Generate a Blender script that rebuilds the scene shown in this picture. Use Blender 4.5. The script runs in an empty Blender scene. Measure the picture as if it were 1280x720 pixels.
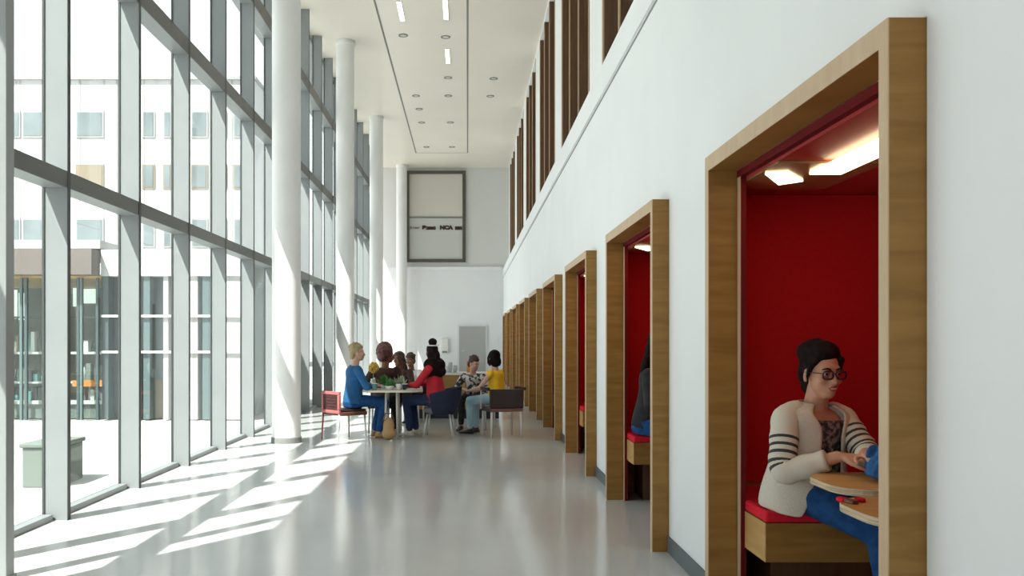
import bpy, bmesh, math, random
from mathutils import Vector, Matrix, Euler, Quaternion
random.seed(7)
V = Vector
SC = bpy.context.scene
COL = SC.collection
F, VX, VY, H = 1150.0, 584.5, 427.0, 1.3      # focal length (px), vanishing point, eye height


def px(x, y, Y):
    return V(((x - VX) * Y / F, Y, H + (VY - y) * Y / F))


# ------------------------------------------------------------------ materials
def mat(name, col, rough=0.5, metal=0.0, spec=0.5, emit=None, estr=0.0):
    m = bpy.data.materials.new(name)
    m.use_nodes = True
    b = m.node_tree.nodes['Principled BSDF']
    b.inputs['Base Color'].default_value = (*col, 1)
    b.inputs['Roughness'].default_value = rough
    b.inputs['Metallic'].default_value = metal
    b.inputs['Specular IOR Level'].default_value = spec
    if emit:
        b.inputs['Emission Color'].default_value = (*emit, 1)
        b.inputs['Emission Strength'].default_value = estr
    return m


def noisy(name, c1, c2, scale=(1, 1, 1), rough=0.5, nscale=5.0, detail=4.0, lo=0.35, hi=0.65, bump=0.0, coord='Object', spec=0.5, distortion=0.0):
    m = mat(name, c1, rough, spec=spec)
    nt = m.node_tree
    N, L = nt.nodes, nt.links
    b = N['Principled BSDF']
    tc = N.new('ShaderNodeTexCoord')
    mp = N.new('ShaderNodeMapping')
    mp.inputs['Scale'].default_value = scale
    nz = N.new('ShaderNodeTexNoise')
    nz.inputs['Scale'].default_value = nscale
    nz.inputs['Detail'].default_value = detail
    nz.inputs['Distortion'].default_value = distortion
    rp = N.new('ShaderNodeValToRGB')
    rp.color_ramp.elements[0].position = lo
    rp.color_ramp.elements[0].color = (*c1, 1)
    rp.color_ramp.elements[1].position = hi
    rp.color_ramp.elements[1].color = (*c2, 1)
    L.new(tc.outputs[coord], mp.inputs['Vector'])
    L.new(mp.outputs['Vector'], nz.inputs['Vector'])
    L.new(nz.outputs['Fac'], rp.inputs['Fac'])
    L.new(rp.outputs['Color'], b.inputs['Base Color'])
    if bump:
        bp = N.new('ShaderNodeBump')
        bp.inputs['Strength'].default_value = bump
        bp.inputs['Distance'].default_value = 0.01
        L.new(nz.outputs['Fac'], bp.inputs['Height'])
        L.new(bp.outputs['Normal'], b.inputs['Normal'])
    return m


def stripes_mat(name, base, dark, bands):
    m = mat(name, base, 0.9)
    nt = m.node_tree
    N, L = nt.nodes, nt.links
    at = N.new('ShaderNodeAttribute')
    at.attribute_name = 'along'
    rp = N.new('ShaderNodeValToRGB')
    rp.color_ramp.interpolation = 'CONSTANT'
    el = rp.color_ramp.elements
    el[0].position, el[0].color = 0.0, (*base, 1)
    el[1].position, el[1].color = 0.999, (*base, 1)
    for a, b_ in bands:
        e = el.new(a); e.color = (*dark, 1)
        e = el.new(b_); e.color = (*base, 1)
    L.new(at.outputs['Fac'], rp.inputs['Fac'])
    L.new(rp.outputs['Color'], N['Principled BSDF'].inputs['Base Color'])
    return m


def glass_mat(name, tint, refl=1.0):
    m = bpy.data.materials.new(name)
    m.use_nodes = True
    nt = m.node_tree
    N, L = nt.nodes, nt.links
    N.remove(N['Principled BSDF'])
    out = N['Material Output']
    tr = N.new('ShaderNodeBsdfTransparent')
    tr.inputs['Color'].default_value = (*tint, 1)
    gl = N.new('ShaderNodeBsdfGlossy')
    gl.inputs['Roughness'].default_value = 0.0
    gl.inputs['Color'].default_value = (refl, refl, refl, 1)
    lw = N.new('ShaderNodeLayerWeight')          # Schlick reflectance, the same from both faces of the pane
    lw.inputs['Blend'].default_value = 0.5
    pw = N.new('ShaderNodeMath'); pw.operation = 'POWER'; pw.inputs[1].default_value = 5.0
    ml = N.new('ShaderNodeMath'); ml.operation = 'MULTIPLY_ADD'; ml.inputs[1].default_value = 0.55; ml.inputs[2].default_value = 0.02
    mx = N.new('ShaderNodeMixShader')
    L.new(lw.outputs['Facing'], pw.inputs[0])
    L.new(pw.outputs[0], ml.inputs[0])
    L.new(ml.outputs[0], mx.inputs['Fac'])
    L.new(tr.outputs['BSDF'], mx.inputs[1])
    L.new(gl.outputs['BSDF'], mx.inputs[2])
    L.new(mx.outputs['Shader'], out.inputs['Surface'])
    return m


M = {}
M['wall'] = noisy('white_paint', (0.80, 0.815, 0.83), (0.83, 0.845, 0.86), nscale=1.2, rough=0.55)
M['ceiling'] = noisy('ceiling_paint', (0.82, 0.76, 0.675), (0.84, 0.78, 0.695), nscale=0.8, rough=0.35)
M['groove'] = mat('groove_grey', (0.22, 0.22, 0.21), 0.7)
M['floor'] = noisy('polished_floor', (0.55, 0.555, 0.545), (0.58, 0.585, 0.575), nscale=1.4, rough=0.14, spec=0.45)
M['base'] = mat('baseboard_grey', (0.10, 0.115, 0.125), 0.5)
M['alu'] = noisy('grey_aluminium', (0.245, 0.262, 0.27), (0.265, 0.282, 0.29), nscale=2.0, rough=0.42)
M['gasket'] = mat('dark_gasket', (0.055, 0.06, 0.06), 0.5)
M['transom'] = mat('transom_grey', (0.13, 0.13, 0.122), 0.45)
M['post'] = mat('post_grey', (0.33, 0.345, 0.34), 0.35, 0.2)
M['glass'] = glass_mat('clear_glass', (0.93, 0.965, 0.955))
M['column'] = noisy('column_white', (0.80, 0.80, 0.79), (0.84, 0.84, 0.83), nscale=2.0, rough=0.4)
M['wood'] = noisy('oak_veneer', (0.255, 0.130, 0.030), (0.335, 0.180, 0.050), scale=(1.2, 1.2, 9.0), nscale=2.2, rough=0.42, detail=6, spec=0.3, distortion=0.6)
M['edge'] = noisy('oak_edge', (0.50, 0.355, 0.215), (0.56, 0.41, 0.26), scale=(6, 6, 1), nscale=3, rough=0.5)
M['oak_light'] = noisy('light_oak', (0.46, 0.27, 0.095), (0.54, 0.33, 0.13), scale=(1.2, 1.2, 9.0), nscale=2.2, rough=0.45, spec=0.3)
M['slat'] = noisy('dark_timber', (0.075, 0.032, 0.011), (0.115, 0.052, 0.02), scale=(8, 8, 0.6), nscale=3, rough=0.45)
M['slat_edge'] = mat('timber_edge', (0.34, 0.22, 0.12), 0.5)
M['red'] = noisy('red_upholstery', (0.45, 0.007, 0.012), (0.49, 0.009, 0.014), nscale=60, rough=0.85, spec=0.15, bump=0.05)
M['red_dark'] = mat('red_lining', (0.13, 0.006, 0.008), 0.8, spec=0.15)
M['red_seat'] = noisy('red_seat_fabric', (0.60, 0.012, 0.03), (0.66, 0.016, 0.036), nscale=80, rough=0.8, spec=0.15)
M['red_ceiling'] = noisy('red_ceiling', (0.34, 0.03, 0.03), (0.38, 0.035, 0.035), nscale=5, rough=0.3)
M['tray'] = mat('bronze_tray', (0.34, 0.21, 0.09), 0.25, 0.3)
M['lamp'] = mat('booth_lamp_light', (1, 0.9, 0.65), 0.5, emit=(1.0, 0.83, 0.50), estr=3.0)
M['down'] = mat('downlight_light', (1, 1, 1), 0.5, emit=(1.0, 0.97, 0.9), estr=3.0)
M['dark'] = mat('dark_plinth', (0.018, 0.022, 0.03), 0.5)
M['table'] = noisy('table_oak', (0.54, 0.28, 0.075), (0.62, 0.34, 0.11), scale=(1, 10, 1), nscale=2.5, rough=0.4)
M['table_edge'] = noisy('ply_edge', (0.62, 0.50, 0.34), (0.30, 0.20, 0.11), scale=(1, 1, 30), nscale=6, rough=0.6)
M['steel'] = mat('chrome_leg', (0.62, 0.62, 0.62), 0.3, 0.6)
M['whiteleg'] = mat('white_leg', (0.62, 0.60, 0.57), 0.4)
M['frame'] = mat('dark_frame', (0.085, 0.075, 0.06), 0.4)
M['panel1'] = mat('cream_panel', (0.66, 0.62, 0.57), 0.5)
M['panel2'] = mat('grey_panel', (0.56, 0.565, 0.54), 0.5)
M['letter'] = mat('dark_lettering', (0.05, 0.02, 0.018), 0.6)
M['letter2'] = mat('faded_lettering', (0.24, 0.17, 0.17), 0.6)
M['endwall'] = noisy('end_wall_paint', (0.66, 0.665, 0.65), (0.69, 0.695, 0.68), nscale=0.6, rough=0.6)
M['endwall2'] = noisy('end_wall_white', (0.76, 0.77, 0.78), (0.79, 0.80, 0.81), nscale=0.6, rough=0.6)
M['door'] = mat('door_grey', (0.40, 0.40, 0.39), 0.5)
M['paleconc'] = noisy('pale_paving', (0.42, 0.42, 0.40), (0.48, 0.48, 0.46), nscale=2, rough=0.9)
M['facade'] = noisy('white_cladding', (0.50, 0.50, 0.50), (0.54, 0.54, 0.54), nscale=0.4, rough=0.7)
M['facade_line'] = mat('cladding_joint', (0.33, 0.33, 0.33), 0.8)
M['extglass'] = noisy('facade_glass', (0.145, 0.175, 0.185), (0.20, 0.235, 0.245), nscale=0.7, rough=0.15)
M['extglass_dark'] = mat('facade_glass_dark', (0.06, 0.085, 0.09), 0.2)
M['tan'] = mat('tan_blind', (0.24, 0.20, 0.15), 0.8)
M['canopy'] = noisy('canopy_brown', (0.125, 0.102, 0.092), (0.145, 0.12, 0.107), nscale=1, rough=0.7)
M['canopy_under'] = mat('canopy_underside_timber', (0.58, 0.36, 0.12), 0.7)
M['shopdark'] = noisy('shop_interior', (0.10, 0.115, 0.10), (0.17, 0.19, 0.17), nscale=2, rough=0.8)
M['shelfwhite'] = mat('shelf_white', (0.55, 0.55, 0.52), 0.6)
M['rear_glow'] = mat('rear_daylight_glow', (0.8, 0.85, 0.8), 0.5, emit=(0.88, 1.0, 0.93), estr=0.55)  # emission stands in for daylight through the rear windows
M['orange'] = mat('orange_board', (0.60, 0.20, 0.03), 0.6)
M['teal'] = mat('teal_glass', (0.10, 0.145, 0.15), 0.2)
M['block'] = mat('grey_green_stone', (0.15, 0.175, 0.155), 0.8)
# people / furniture
M['skin_w'] = noisy('skin_tan', (0.50, 0.26, 0.17), (0.55, 0.29, 0.19), nscale=12, rough=0.5, spec=0.3)
M['skin_d'] = mat('skin_brown', (0.20, 0.095, 0.055), 0.5, spec=0.3)
M['skin_l'] = mat('skin_fair', (0.56, 0.34, 0.25), 0.5, spec=0.3)
M['hair_b'] = noisy('hair_black', (0.008, 0.005, 0.006), (0.02, 0.012, 0.012), scale=(1, 1, 0.3), nscale=60, rough=0.7, bump=0.4, spec=0.06)
M['hair_r'] = noisy('hair_auburn', (0.09, 0.03, 0.03), (0.15, 0.055, 0.05), nscale=40, rough=0.6, bump=0.8)
M['hair_g'] = noisy('hair_olive_blond', (0.30, 0.23, 0.12), (0.38, 0.30, 0.17), nscale=40, rough=0.6, bump=0.5)
M['hair_br'] = noisy('hair_brown', (0.04, 0.022, 0.015), (0.07, 0.04, 0.025), nscale=40, rough=0.6, bump=0.6)
CREAM = (0.60, 0.55, 0.47)
M['cardigan'] = noisy('cream_knit', (0.58, 0.53, 0.45), (0.63, 0.58, 0.50), nscale=120, rough=0.95, bump=0.35, spec=0.1)
M['sleeve'] = stripes_mat('striped_knit', CREAM, (0.035, 0.035, 0.045), [(0.34, 0.365), (0.40, 0.425), (0.46, 0.485), (0.53, 0.552), (0.577, 0.60)])
M['top'] = noisy('patterned_top', (0.03, 0.025, 0.028), (0.30, 0.23, 0.22), nscale=45, rough=0.9, lo=0.45, hi=0.62)
M['jeans'] = noisy('blue_denim', (0.012, 0.055, 0.17), (0.02, 0.08, 0.23), nscale=30, rough=0.9, spec=0.15)
M['denim_cloth'] = noisy('bright_denim', (0.025, 0.10, 0.27), (0.04, 0.14, 0.34), nscale=30, rough=0.9, spec=0.15)
M['lip'] = mat('lip', (0.42, 0.10, 0.10), 0.4)
M['eyew'] = mat('eye_white', (0.75, 0.72, 0.70), 0.3)
M['iris'] = mat('iris_dark', (0.02, 0.012, 0.01), 0.2)
M['glassframe'] = mat('glasses_frame', (0.045, 0.012, 0.02), 0.3)
M['lens'] = glass_mat('glasses_lens', (0.82, 0.78, 0.80))
M['bluecloth'] = noisy('blue_jacket', (0.008, 0.085, 0.23), (0.012, 0.12, 0.31), nscale=9, rough=0.8)
M['navy'] = noisy('navy_cloth', (0.007, 0.012, 0.033), (0.011, 0.019, 0.05), nscale=12, rough=0.85)
M['darkjeans'] = mat('dark_jeans', (0.012, 0.03, 0.085), 0.85)
M['brown'] = noisy('brown_cloth', (0.045, 0.018, 0.015), (0.075, 0.03, 0.025), nscale=10, rough=0.9)
M['redcloth'] = noisy('red_shirt', (0.42, 0.006, 0.02), (0.55, 0.012, 0.03), nscale=9, rough=0.8)
M['yellow'] = noisy('yellow_vest', (0.80, 0.46, 0.01), (0.90, 0.56, 0.02), nscale=9, rough=0.8)
M['lightblue'] = noisy('light_blue_denim', (0.33, 0.52, 0.62), (0.45, 0.64, 0.72), nscale=9, rough=0.9)
M['black'] = noisy('black_cloth', (0.010, 0.010, 0.012), (0.022, 0.022, 0.025), nscale=15, rough=0.9)
M['charcoal'] = noisy('charcoal_knit', (0.018, 0.020, 0.022), (0.032, 0.034, 0.036), nscale=40, rough=0.95, bump=0.3)
M['patterned'] = noisy('black_white_print', (0.03, 0.03, 0.035), (0.60, 0.56, 0.54), nscale=16, rough=0.9, lo=0.47, hi=0.55)
M['white'] = mat('white_cloth', (0.72, 0.70, 0.68), 0.8)
M['grey'] = mat('grey_cloth', (0.16, 0.16, 0.17), 0.9)
M['tanshoe'] = mat('tan_shoe', (0.42, 0.26, 0.12), 0.6)
M['blackshoe'] = mat('black_shoe', (0.02, 0.02, 0.02), 0.5)
M['whiteshoe'] = mat('pale_shoe', (0.62, 0.57, 0.50), 0.6)
M['pinkred'] = noisy('faded_red_paint', (0.36, 0.10, 0.10), (0.42, 0.13, 0.12), nscale=8, rough=0.5)
M['maroon'] = mat('maroon_weave', (0.055, 0.013, 0.014), 0.7)
M['leather'] = mat('brown_leather', (0.14, 0.05, 0.03), 0.5)
M['dkbrown'] = noisy('dark_brown_shell', (0.020, 0.007, 0.006), (0.028, 0.010, 0.008), nscale=6, rough=0.45)
M['dkbrown2'] = mat('brown_band', (0.16, 0.07, 0.055), 0.5)
M['counterwood'] = noisy('counter_oak', (0.33, 0.18, 0.05), (0.40, 0.23, 0.07), scale=(1, 1, 8), nscale=2, rough=0.5)
M['leaf'] = noisy('green_leaf', (0.04, 0.16, 0.035), (0.14, 0.36, 0.10), nscale=20, rough=0.6)
M['leafpale'] = noisy('pale_leaf', (0.35, 0.45, 0.33), (0.55, 0.62, 0.50), nscale=20, rough=0.6)
M['petal'] = noisy('yellow_petal', (0.60, 0.36, 0.03), (0.75, 0.52, 0.12), nscale=20, rough=0.7)
M['ceramic'] = mat('white_ceramic', (0.75, 0.74, 0.70), 0.25)
M['greencup'] = mat('teal_cup', (0.10, 0.24, 0.24), 0.35)
M['paper'] = mat('paper', (0.78, 0.77, 0.72), 0.8)
M['tumbler'] = mat('grey_tumbler', (0.42, 0.44, 0.44), 0.25)
M['tabletop'] = mat('cream_tabletop', (0.68, 0.64, 0.52), 0.35)


# ------------------------------------------------------------------ mesh helpers
class MB:
    def __init__(self):
        self.bm = bmesh.new()

    def face(self, vs, mi=0):
        try:
            f = self.bm.faces.new(vs)
            f.material_index = mi
            return f
        except ValueError:
            return None

    def box(self, x0, x1, y0, y1, z0, z1, mi=0):
        v = [self.bm.verts.new((x, y, z)) for x in (x0, x1) for y in (y0, y1) for z in (z0, z1)]
        for q in ((0, 1, 3, 2), (4, 6, 7, 5), (0, 4, 5, 1), (2, 3, 7, 6), (0, 2, 6, 4), (1, 5, 7, 3)):
            self.face([v[i] for i in q], mi)
        return self

    def obox(self, c, ax, ay, az, mi=0):
        c = V(c)
        v = [self.bm.verts.new(c + ax * i + ay * j + az * k) for i in (-1, 1) for j in (-1, 1) for k in (-1, 1)]
        for q in ((0, 1, 3, 2), (4, 6, 7, 5), (0, 4, 5, 1), (2, 3, 7, 6), (0, 2, 6, 4), (1, 5, 7, 3)):
            self.face([v[i] for i in q], mi)
        return self

    def prism(self, pts, vec, mi=0, side=None):
        a = [self.bm.verts.new(V(p)) for p in pts]
        b = [self.bm.verts.new(V(p) + V(vec)) for p in pts]
        self.face(a, mi)
        self.face(list(reversed(b)), mi)
        n = len(a)
        for i in range(n):
            self.face([a[i], b[i], b[(i + 1) % n], a[(i + 1) % n]], mi if side is None else side)
        return self

    def lathe(self, prof, c=(0, 0, 0), seg=24, mi=0):
        c = V(c)
        rings = []
        for r, z in prof:
            if r < 1e-5:
                rings.append([self.bm.verts.new(c + V((0, 0, z)))])
            else:
                rings.append([self.bm.verts.new(c + V((r * math.cos(2 * math.pi * k / seg), r * math.sin(2 * math.pi * k / seg), z))) for k in range(seg)])
        for a, b in zip(rings, rings[1:]):
            for k in range(seg):
                k2 = (k + 1) % seg
                if len(a) == 1 and len(b) > 1:
                    self.face([a[0], b[k], b[k2]], mi)
                elif len(b) == 1 and len(a) > 1:
                    self.face([a[k], b[0], a[k2]], mi)
                elif len(a) > 1:
                    self.face([a[k], b[k], b[k2], a[k2]], mi)
        return self

    def loft(self, rings, cap=True, mi=0, along=None):
        """rings: lists of points, closed sections"""
        lay = None
        if along is not None:
            lay = self.bm.verts.layers.float.get('along') or self.bm.verts.layers.float.new('along')
        vs = [[self.bm.verts.new(V(p)) for p in r] for r in rings]
        if along is not None:
            for r, t in zip(vs, along):
                for v in r:
                    v[lay] = t
        n = len(vs[0])
        for a, b in zip(vs, vs[1:]):
            for k in range(n):
                self.face([a[k], a[(k + 1) % n], b[(k + 1) % n], b[k]], mi)
        if cap:
            self.face(list(reversed(vs[0])), mi)
            self.face(vs[-1], mi)
        return self

    def tube(self, pts, rad, seg=10, mi=0, along=None, cap=True):
        pts = [V(p) for p in pts]
        if not isinstance(rad, (list, tuple)):
            rad = [rad] * len(pts)
        rings = []
        up = None
        for i, p in enumerate(pts):
            d = (pts[min(i + 1, len(pts) - 1)] - pts[max(i - 1, 0)]).normalized()
            if up is None:
                up = d.orthogonal().normalized()
            up = (up - d * up.dot(d)).normalized()
            s = d.cross(up)
            r = rad[i]
            rx, ry = r if isinstance(r, tuple) else (r, r)
            rings.append([p + up * rx * math.cos(2 * math.pi * k / seg) + s * ry * math.sin(2 * math.pi * k / seg) for k in range(seg)])
        return self.loft(rings, cap, mi, along)

    def ell(self, c, r, rot=None, sub=3, mi=0):
        m = Matrix.Translation(V(c))
        if rot is not None:
            m = m @ rot.to_4x4()
        m = m @ Matrix.Diagonal((*(r if not isinstance(r, (int, float)) else (r, r, r)), 1))
        g = bmesh.ops.create_icosphere(self.bm, subdivisions=sub, radius=1.0, matrix=m)
        if mi:
            for f in {f for v in g['verts'] for f in v.link_faces}:
                f.material_index = mi
        return self

    def bone(self, p, q, r1, r2, seg=14):
        p, q = V(p), V(q)
        self.tube([p, q], [r1, r2], seg)
        self.ell(p, r1 * 1.0, sub=2)
        self.ell(q, r2 * 1.0, sub=2)
        return self

    def build(self, name, mats, parent=None, smooth=False, bevel=0.0, xf=None, voxel=0.0, smooth_it=0, subsurf=0, solid=0.0):
        bmesh.ops.recalc_face_normals(self.bm, faces=self.bm.faces)
        me = bpy.data.meshes.new(name)
        if xf is not None:
            self.bm.transform(xf)
        self.bm.to_mesh(me)
        self.bm.free()
        for m in (mats if isinstance(mats, (list, tuple)) else [mats]):
            me.materials.append(m)
        if smooth or voxel:
            me.polygons.foreach_set('use_smooth', [True] * len(me.polygons))
        o = bpy.data.objects.new(name, me)
        COL.objects.link(o)
        if parent is not None:
            o.parent = parent
        if voxel:
            md = o.modifiers.new('remesh', 'REMESH')
            md.mode = 'VOXEL'
            md.voxel_size = voxel
            md.use_smooth_shade = True
            if smooth_it:
                s = o.modifiers.new('smooth', 'SMOOTH')
                s.factor = 0.5
                s.iterations = smooth_it
        if solid:
            md = o.modifiers.new('solid', 'SOLIDIFY')
            md.thickness = solid
            md.offset = 0
        if subsurf:
            md = o.modifiers.new('subsurf', 'SUBSURF')
            md.levels = md.render_levels = subsurf
        if bevel:
            md = o.modifiers.new('bevel', 'BEVEL')
            md.width = bevel
            md.segments = 2
            md.limit_method = 'ANGLE'
        return o


def tag(o, label=None, cat=None, group=None, kind=None):
    if label: o['label'] = label
    if cat: o['category'] = cat
    if group: o['group'] = group
    if kind: o['kind'] = kind
    return o


def empty(name, loc=(0, 0, 0), rz=0.0, parent=None):
    o = bpy.data.objects.new(name, None)
    COL.objects.link(o)
    o.location = loc
    o.rotation_euler = (0, 0, rz)
    o.empty_display_size = 0.1
    if parent: o.parent = parent
    return o


def copy_tree(o, parent=None):
    c = o.copy()
    COL.objects.link(c)
    c.parent = parent
    for ch in [x for x in o.children]:
        copy_tree(ch, c)
    return c


ORD = ['first', 'second', 'third', 'fourth', 'fifth', 'sixth', 'seventh', 'eighth', 'ninth', 'tenth', 'eleventh', 'twelfth', 'thirteenth', 'fourteenth',
       'fifteenth', 'sixteenth', 'seventeenth', 'eighteenth', 'nineteenth', 'twentieth', 'twenty-first', 'twenty-second', 'twenty-third', 'twenty-fourth', 'twenty-fifth', 'twenty-sixth']

# ------------------------------------------------------------------ dimensions
YEND, YBACK, HC = 32.3, -7.0, 7.4
XW, XFR = 1.245, 1.14                   # right wall plane, booth frame front
XIN, XGL = -2.908, -3.08                # mullion inner edge, glass plane
PITCH, Y1 = 1.455, 6.69
B0, BP, BW, BTOP = 2.497, 3.19, 1.92, 2.18     # booth start, pitch, width, height
NB = 9
XU = 1.45                               # recessed upper wall plane
SG0, SGP, SGW, SZ0, SZ1 = 10.93 - 4.3 * 2, 4.3, 3.3, 3.85, 7.34   # timber screens

# ------------------------------------------------------------------ room shell
b = MB()
b.box(-3.14, 2.45, YBACK, YEND, -0.12, 0)
tag(b.build('floor', M['floor']), 'polished pale grey floor of the long hall', 'floor', kind='structure')
b = MB()
b.box(-3.6, 2.45, YBACK, YEND, HC, HC + 0.25)
tag(b.build('ceiling', M['ceiling']), 'high cream ceiling over the hall', 'ceiling', kind='structure')

# right wall, built round the booth openings and the screen openings
b = MB()
T = 0.034
g = 0.003
y = YBACK
for i in range(NB):
    y0, y1 = B0 + i * BP, B0 + i * BP + BW
    b.box(XW, XW + T, y, y0 - g, 0, 3.535)
    b.box(XW, XW + T, y0 - g, y1 + g, BTOP + g, 3.535)
    y = y1 + g
b.box(XW, XW + T, y, YEND, 0, 3.535)
b.box(XW + 0.02, XU + 0.2, YBACK, YEND, 3.535, 3.565)          # shadow gap
b.box(XW, XU + 0.2, YBACK, YEND, 3.565, SZ0 - 0.001)
b.box(XU, XU + 0.2, YBACK, YEND, SZ1, HC)
y = YBACK
for i in range(7):
    y0 = SG0 + i * SGP
    b.box(XU, XU + 0.2, y, y0, SZ0, SZ1)
    y = y0 + SGW
b.box(XU, XU + 0.2, y, YEND, SZ0, SZ1)
b.box(2.35, 2.45, YBACK, YEND, 0, HC)
tag(b.build('wall_right', M['wall']), 'long white wall with booth openings along the hall', 'wall', kind='structure')
b = MB()
b.box(XW + 0.002, XW + 0.02, YBACK, YEND, 3.538, 3.562)
tag(b.build('trim_1', M['groove']), 'thin dark shadow gap line along the white wall above the booths', 'trim', kind='structure')
b = MB()
b.box(XW - 0.012, XW - 0.001, YBACK, YEND, 3.575, SZ0 - 0.015)
tag(b.build('trim_2', M['wall']), 'white ledge band under the timber screens', 'trim', kind='structure')
# baseboards between the booths
b = MB()
y = YBACK
for i in range(NB + 1):
    y0 = B0 + i * BP if i < NB else YEND
    b.box(XW - 0.012, XW - 0.001, y, y0 - 0.004, 0, 0.10)
    y = y0 + BW + 0.004
tag(b.build('baseboard_right', M['base']), 'dark grey baseboard at the foot of the white wall between booths', 'baseboard', kind='structure')

# end wall
b = MB()
b.box(-3.6, 2.45, YEND, YEND + 0.2, 3.9, HC)
tag(b.build('wall_back_upper', M['endwall']), 'upper grey-white part of the far end wall', 'wall', kind='structure')
b = MB()
b.box(-3.6, 2.45, YEND - 0.03, YEND + 0.2, 0, 3.9)
tag(b.build('wall_back', M['endwall2']), 'white lower part of the far end wall', 'wall', kind='structure')
b = MB()
b.box(-2.3, 1.2, YEND - 0.09, YEND - 0.032, 3.80, 3.92)
tag(b.build('trim_3', M['wall']), 'pale ledge line across the far end wall', 'trim', kind='structure')
b = MB()
b.box(-3.6, 2.45, YBACK - 0.2, YBACK, 0, HC)
tag(b.build('wall_front', M['wall']), 'white wall closing the hall behind the viewer', 'wall', kind='structure')

# door in the end wall
d = empty('door_1', (0, YEND - 0.03, 0)); tag(d, 'plain grey door in the far end wall', 'door', kind='structure')
p0, p1 = px(574, 408, YEND), px(607, 408, YEND)
b = MB(); b.box(p0.x, p1.x, -0.05, -0.002, 0, p0.z); b.build('door_leaf', M['door'], d)
b = MB(); b.box(p0.x - 0.05, p0.x, -0.06, -0.002, 0, p0.z + 0.05).box(p1.x, p1.x + 0.05, -0.06, -0.002, 0, p0.z + 0.05).box(p0.x, p1.x, -0.06, -0.002, p0.z, p0.z + 0.05)
b.build('door_frame', M['endwall'], d)
b = MB(); b.tube([(p0.x + 0.08, -0.09, 0.98), (p0.x + 0.2, -0.09, 0.98)], 0.012).tube([(p0.x + 0.09, -0.09, 0.98), (p0.x + 0.09, -0.05, 0.98)], 0.012)
b.build('door_handle', M['steel'], d)

# big dark framed panel high on the end wall
q0, q1 = px(508, 328, YEND), px(582, 214, YEND)
t = empty('framed_panel', (0, YEND - 0.004, q0.z))
tag(t, 'tall dark-framed panel with a row of dark lettering high on the far end wall', 'wall panel')
w0, w1, hh = q0.x, q1.x, q1.z - q0.z
b = MB()
fw = 0.11
b.box(w0, w0 + fw, -0.10, 0, 0, hh).box(w1 - fw, w1, -0.10, 0, 0, hh).box(w0 + fw, w1 - fw, -0.10, 0, 0, fw).box(w0 + fw, w1 - fw, -0.10, 0, hh - fw, hh)
b.build('frame', M['frame'], t)
zm = px(0, 272, YEND).z - q0.z
b = MB(); b.box(w0 + fw, w1 - fw, -0.05, 0, zm + 0.03, hh - fw); b.build('upper_panel', M['panel1'], t)
b = MB(); b.box(w0 + fw, w1 - fw, -0.05, 0, fw, zm - 0.03); lower = b.build('lower_panel', M['panel2'], t)
b = MB(); b.box(w0 + fw, w1 - fw, -0.07, 0, zm - 0.03, zm + 0.03); b.build('rail', M['groove'], t)
# row of illegible lettering, about 10 px below the rail
zl = px(0, 284.7, YEND).z - q0.z
S = YEND / F
for k, (xa, word, m_, hgt) in enumerate(((510.5, 'dew', 'letter2', 3.6), (528, 'Banc', 'letter', 4.6), (550, 'NCA', 'letter', 4.6), (569, 'nn', 'letter', 5.2))):
    cu = bpy.data.curves.new('lettering', 'FONT')
    cu.body = word
    cu.size = hgt * S * 1.35
    cu.extrude = 0.006
    cu.offset = 0.018 if k else 0.004
    cu.materials.append(M[m_])
    tmp = bpy.data.objects.new('lettering_curve', cu)
    COL.objects.link(tmp)
    bpy.context.view_layer.update()
    me = bpy.data.meshes.new_from_object(tmp.evaluated_get(bpy.context.evaluated_depsgraph_get()))
    bpy.data.objects.remove(tmp)
    o = bpy.data.objects.new('lettering', me)
    COL.objects.link(o)
    o.parent = t
    wpx = (14, 17, 17, 9)[k]
    o.location = ((xa - VX) * S, -0.058, zl - hgt * S * 0.45)
    o.rotation_euler = (math.pi / 2, 0, 0)
    bpy.context.view_layer.update()
    if o.dimensions.x > 0:
        o.scale = (wpx * S / o.dimensions.x, 1, 1)

# ------------------------------------------------------------------ left curtain wall: one window bay per mullion spacing
TR = [(2.42, 2.54), (4.30, 4.46), (5.90, 6.10)]
first, last = -6, 18
n = 0


def bay(i):
    global n
    n += 1
    y0 = Y1 + (i - 1) * PITCH
    w = empty('window_%d' % n, (XIN, y0, 0))
    tag(w, '%s bay of the tall grey-framed glass wall from the near end' % ORD[n - 1], 'window', kind='structure')
    D = XGL - XIN            # -0.172
    b = MB()
    b.box(D, -0.001, 0, 0.05, 0.0, HC - 0.001)
    b.box(-0.003, 0, -0.001, 0.051, 0.0, HC - 0.001, 1)
    b.box(D - 0.012, D + 0.006, -0.008, 0.058, 0.0, HC - 0.001, 1)
    b.build('mullion', [M['alu'], M['gasket']], w)
    y1 = PITCH - 0.001
    for z0, z1 in TR:
        b = MB()
        b.box(D, -0.012, 0.051, y1, z0, z1, 0)
        b.box(-0.012, -0.004, 0.051, y1, z0, z1, 1)
        b.build('transom', [M['alu'], M['transom']], w)
    b = MB(); b.box(D - 0.02, D + 0.07, 0.063, y1 - 0.013, 0.0, 0.045); b.build('sill', M['alu'], w)
    zs = [0.045] + [z for p_ in TR for z in p_] + [HC]
    for k in range(4):
        b = MB(); b.box(D - 0.011, D - 0.001, 0.059, y1 - 0.009, zs[2 * k], zs[2 * k + 1])
        solid = i <= -2 and k > 0          # opaque panels added to unseen near bays to block the upper sun
        b.build('sun_block_panel' if solid else 'pane', M['alu'] if solid else M['glass'], w)


for i in range(first, last):
    bay(i)
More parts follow.
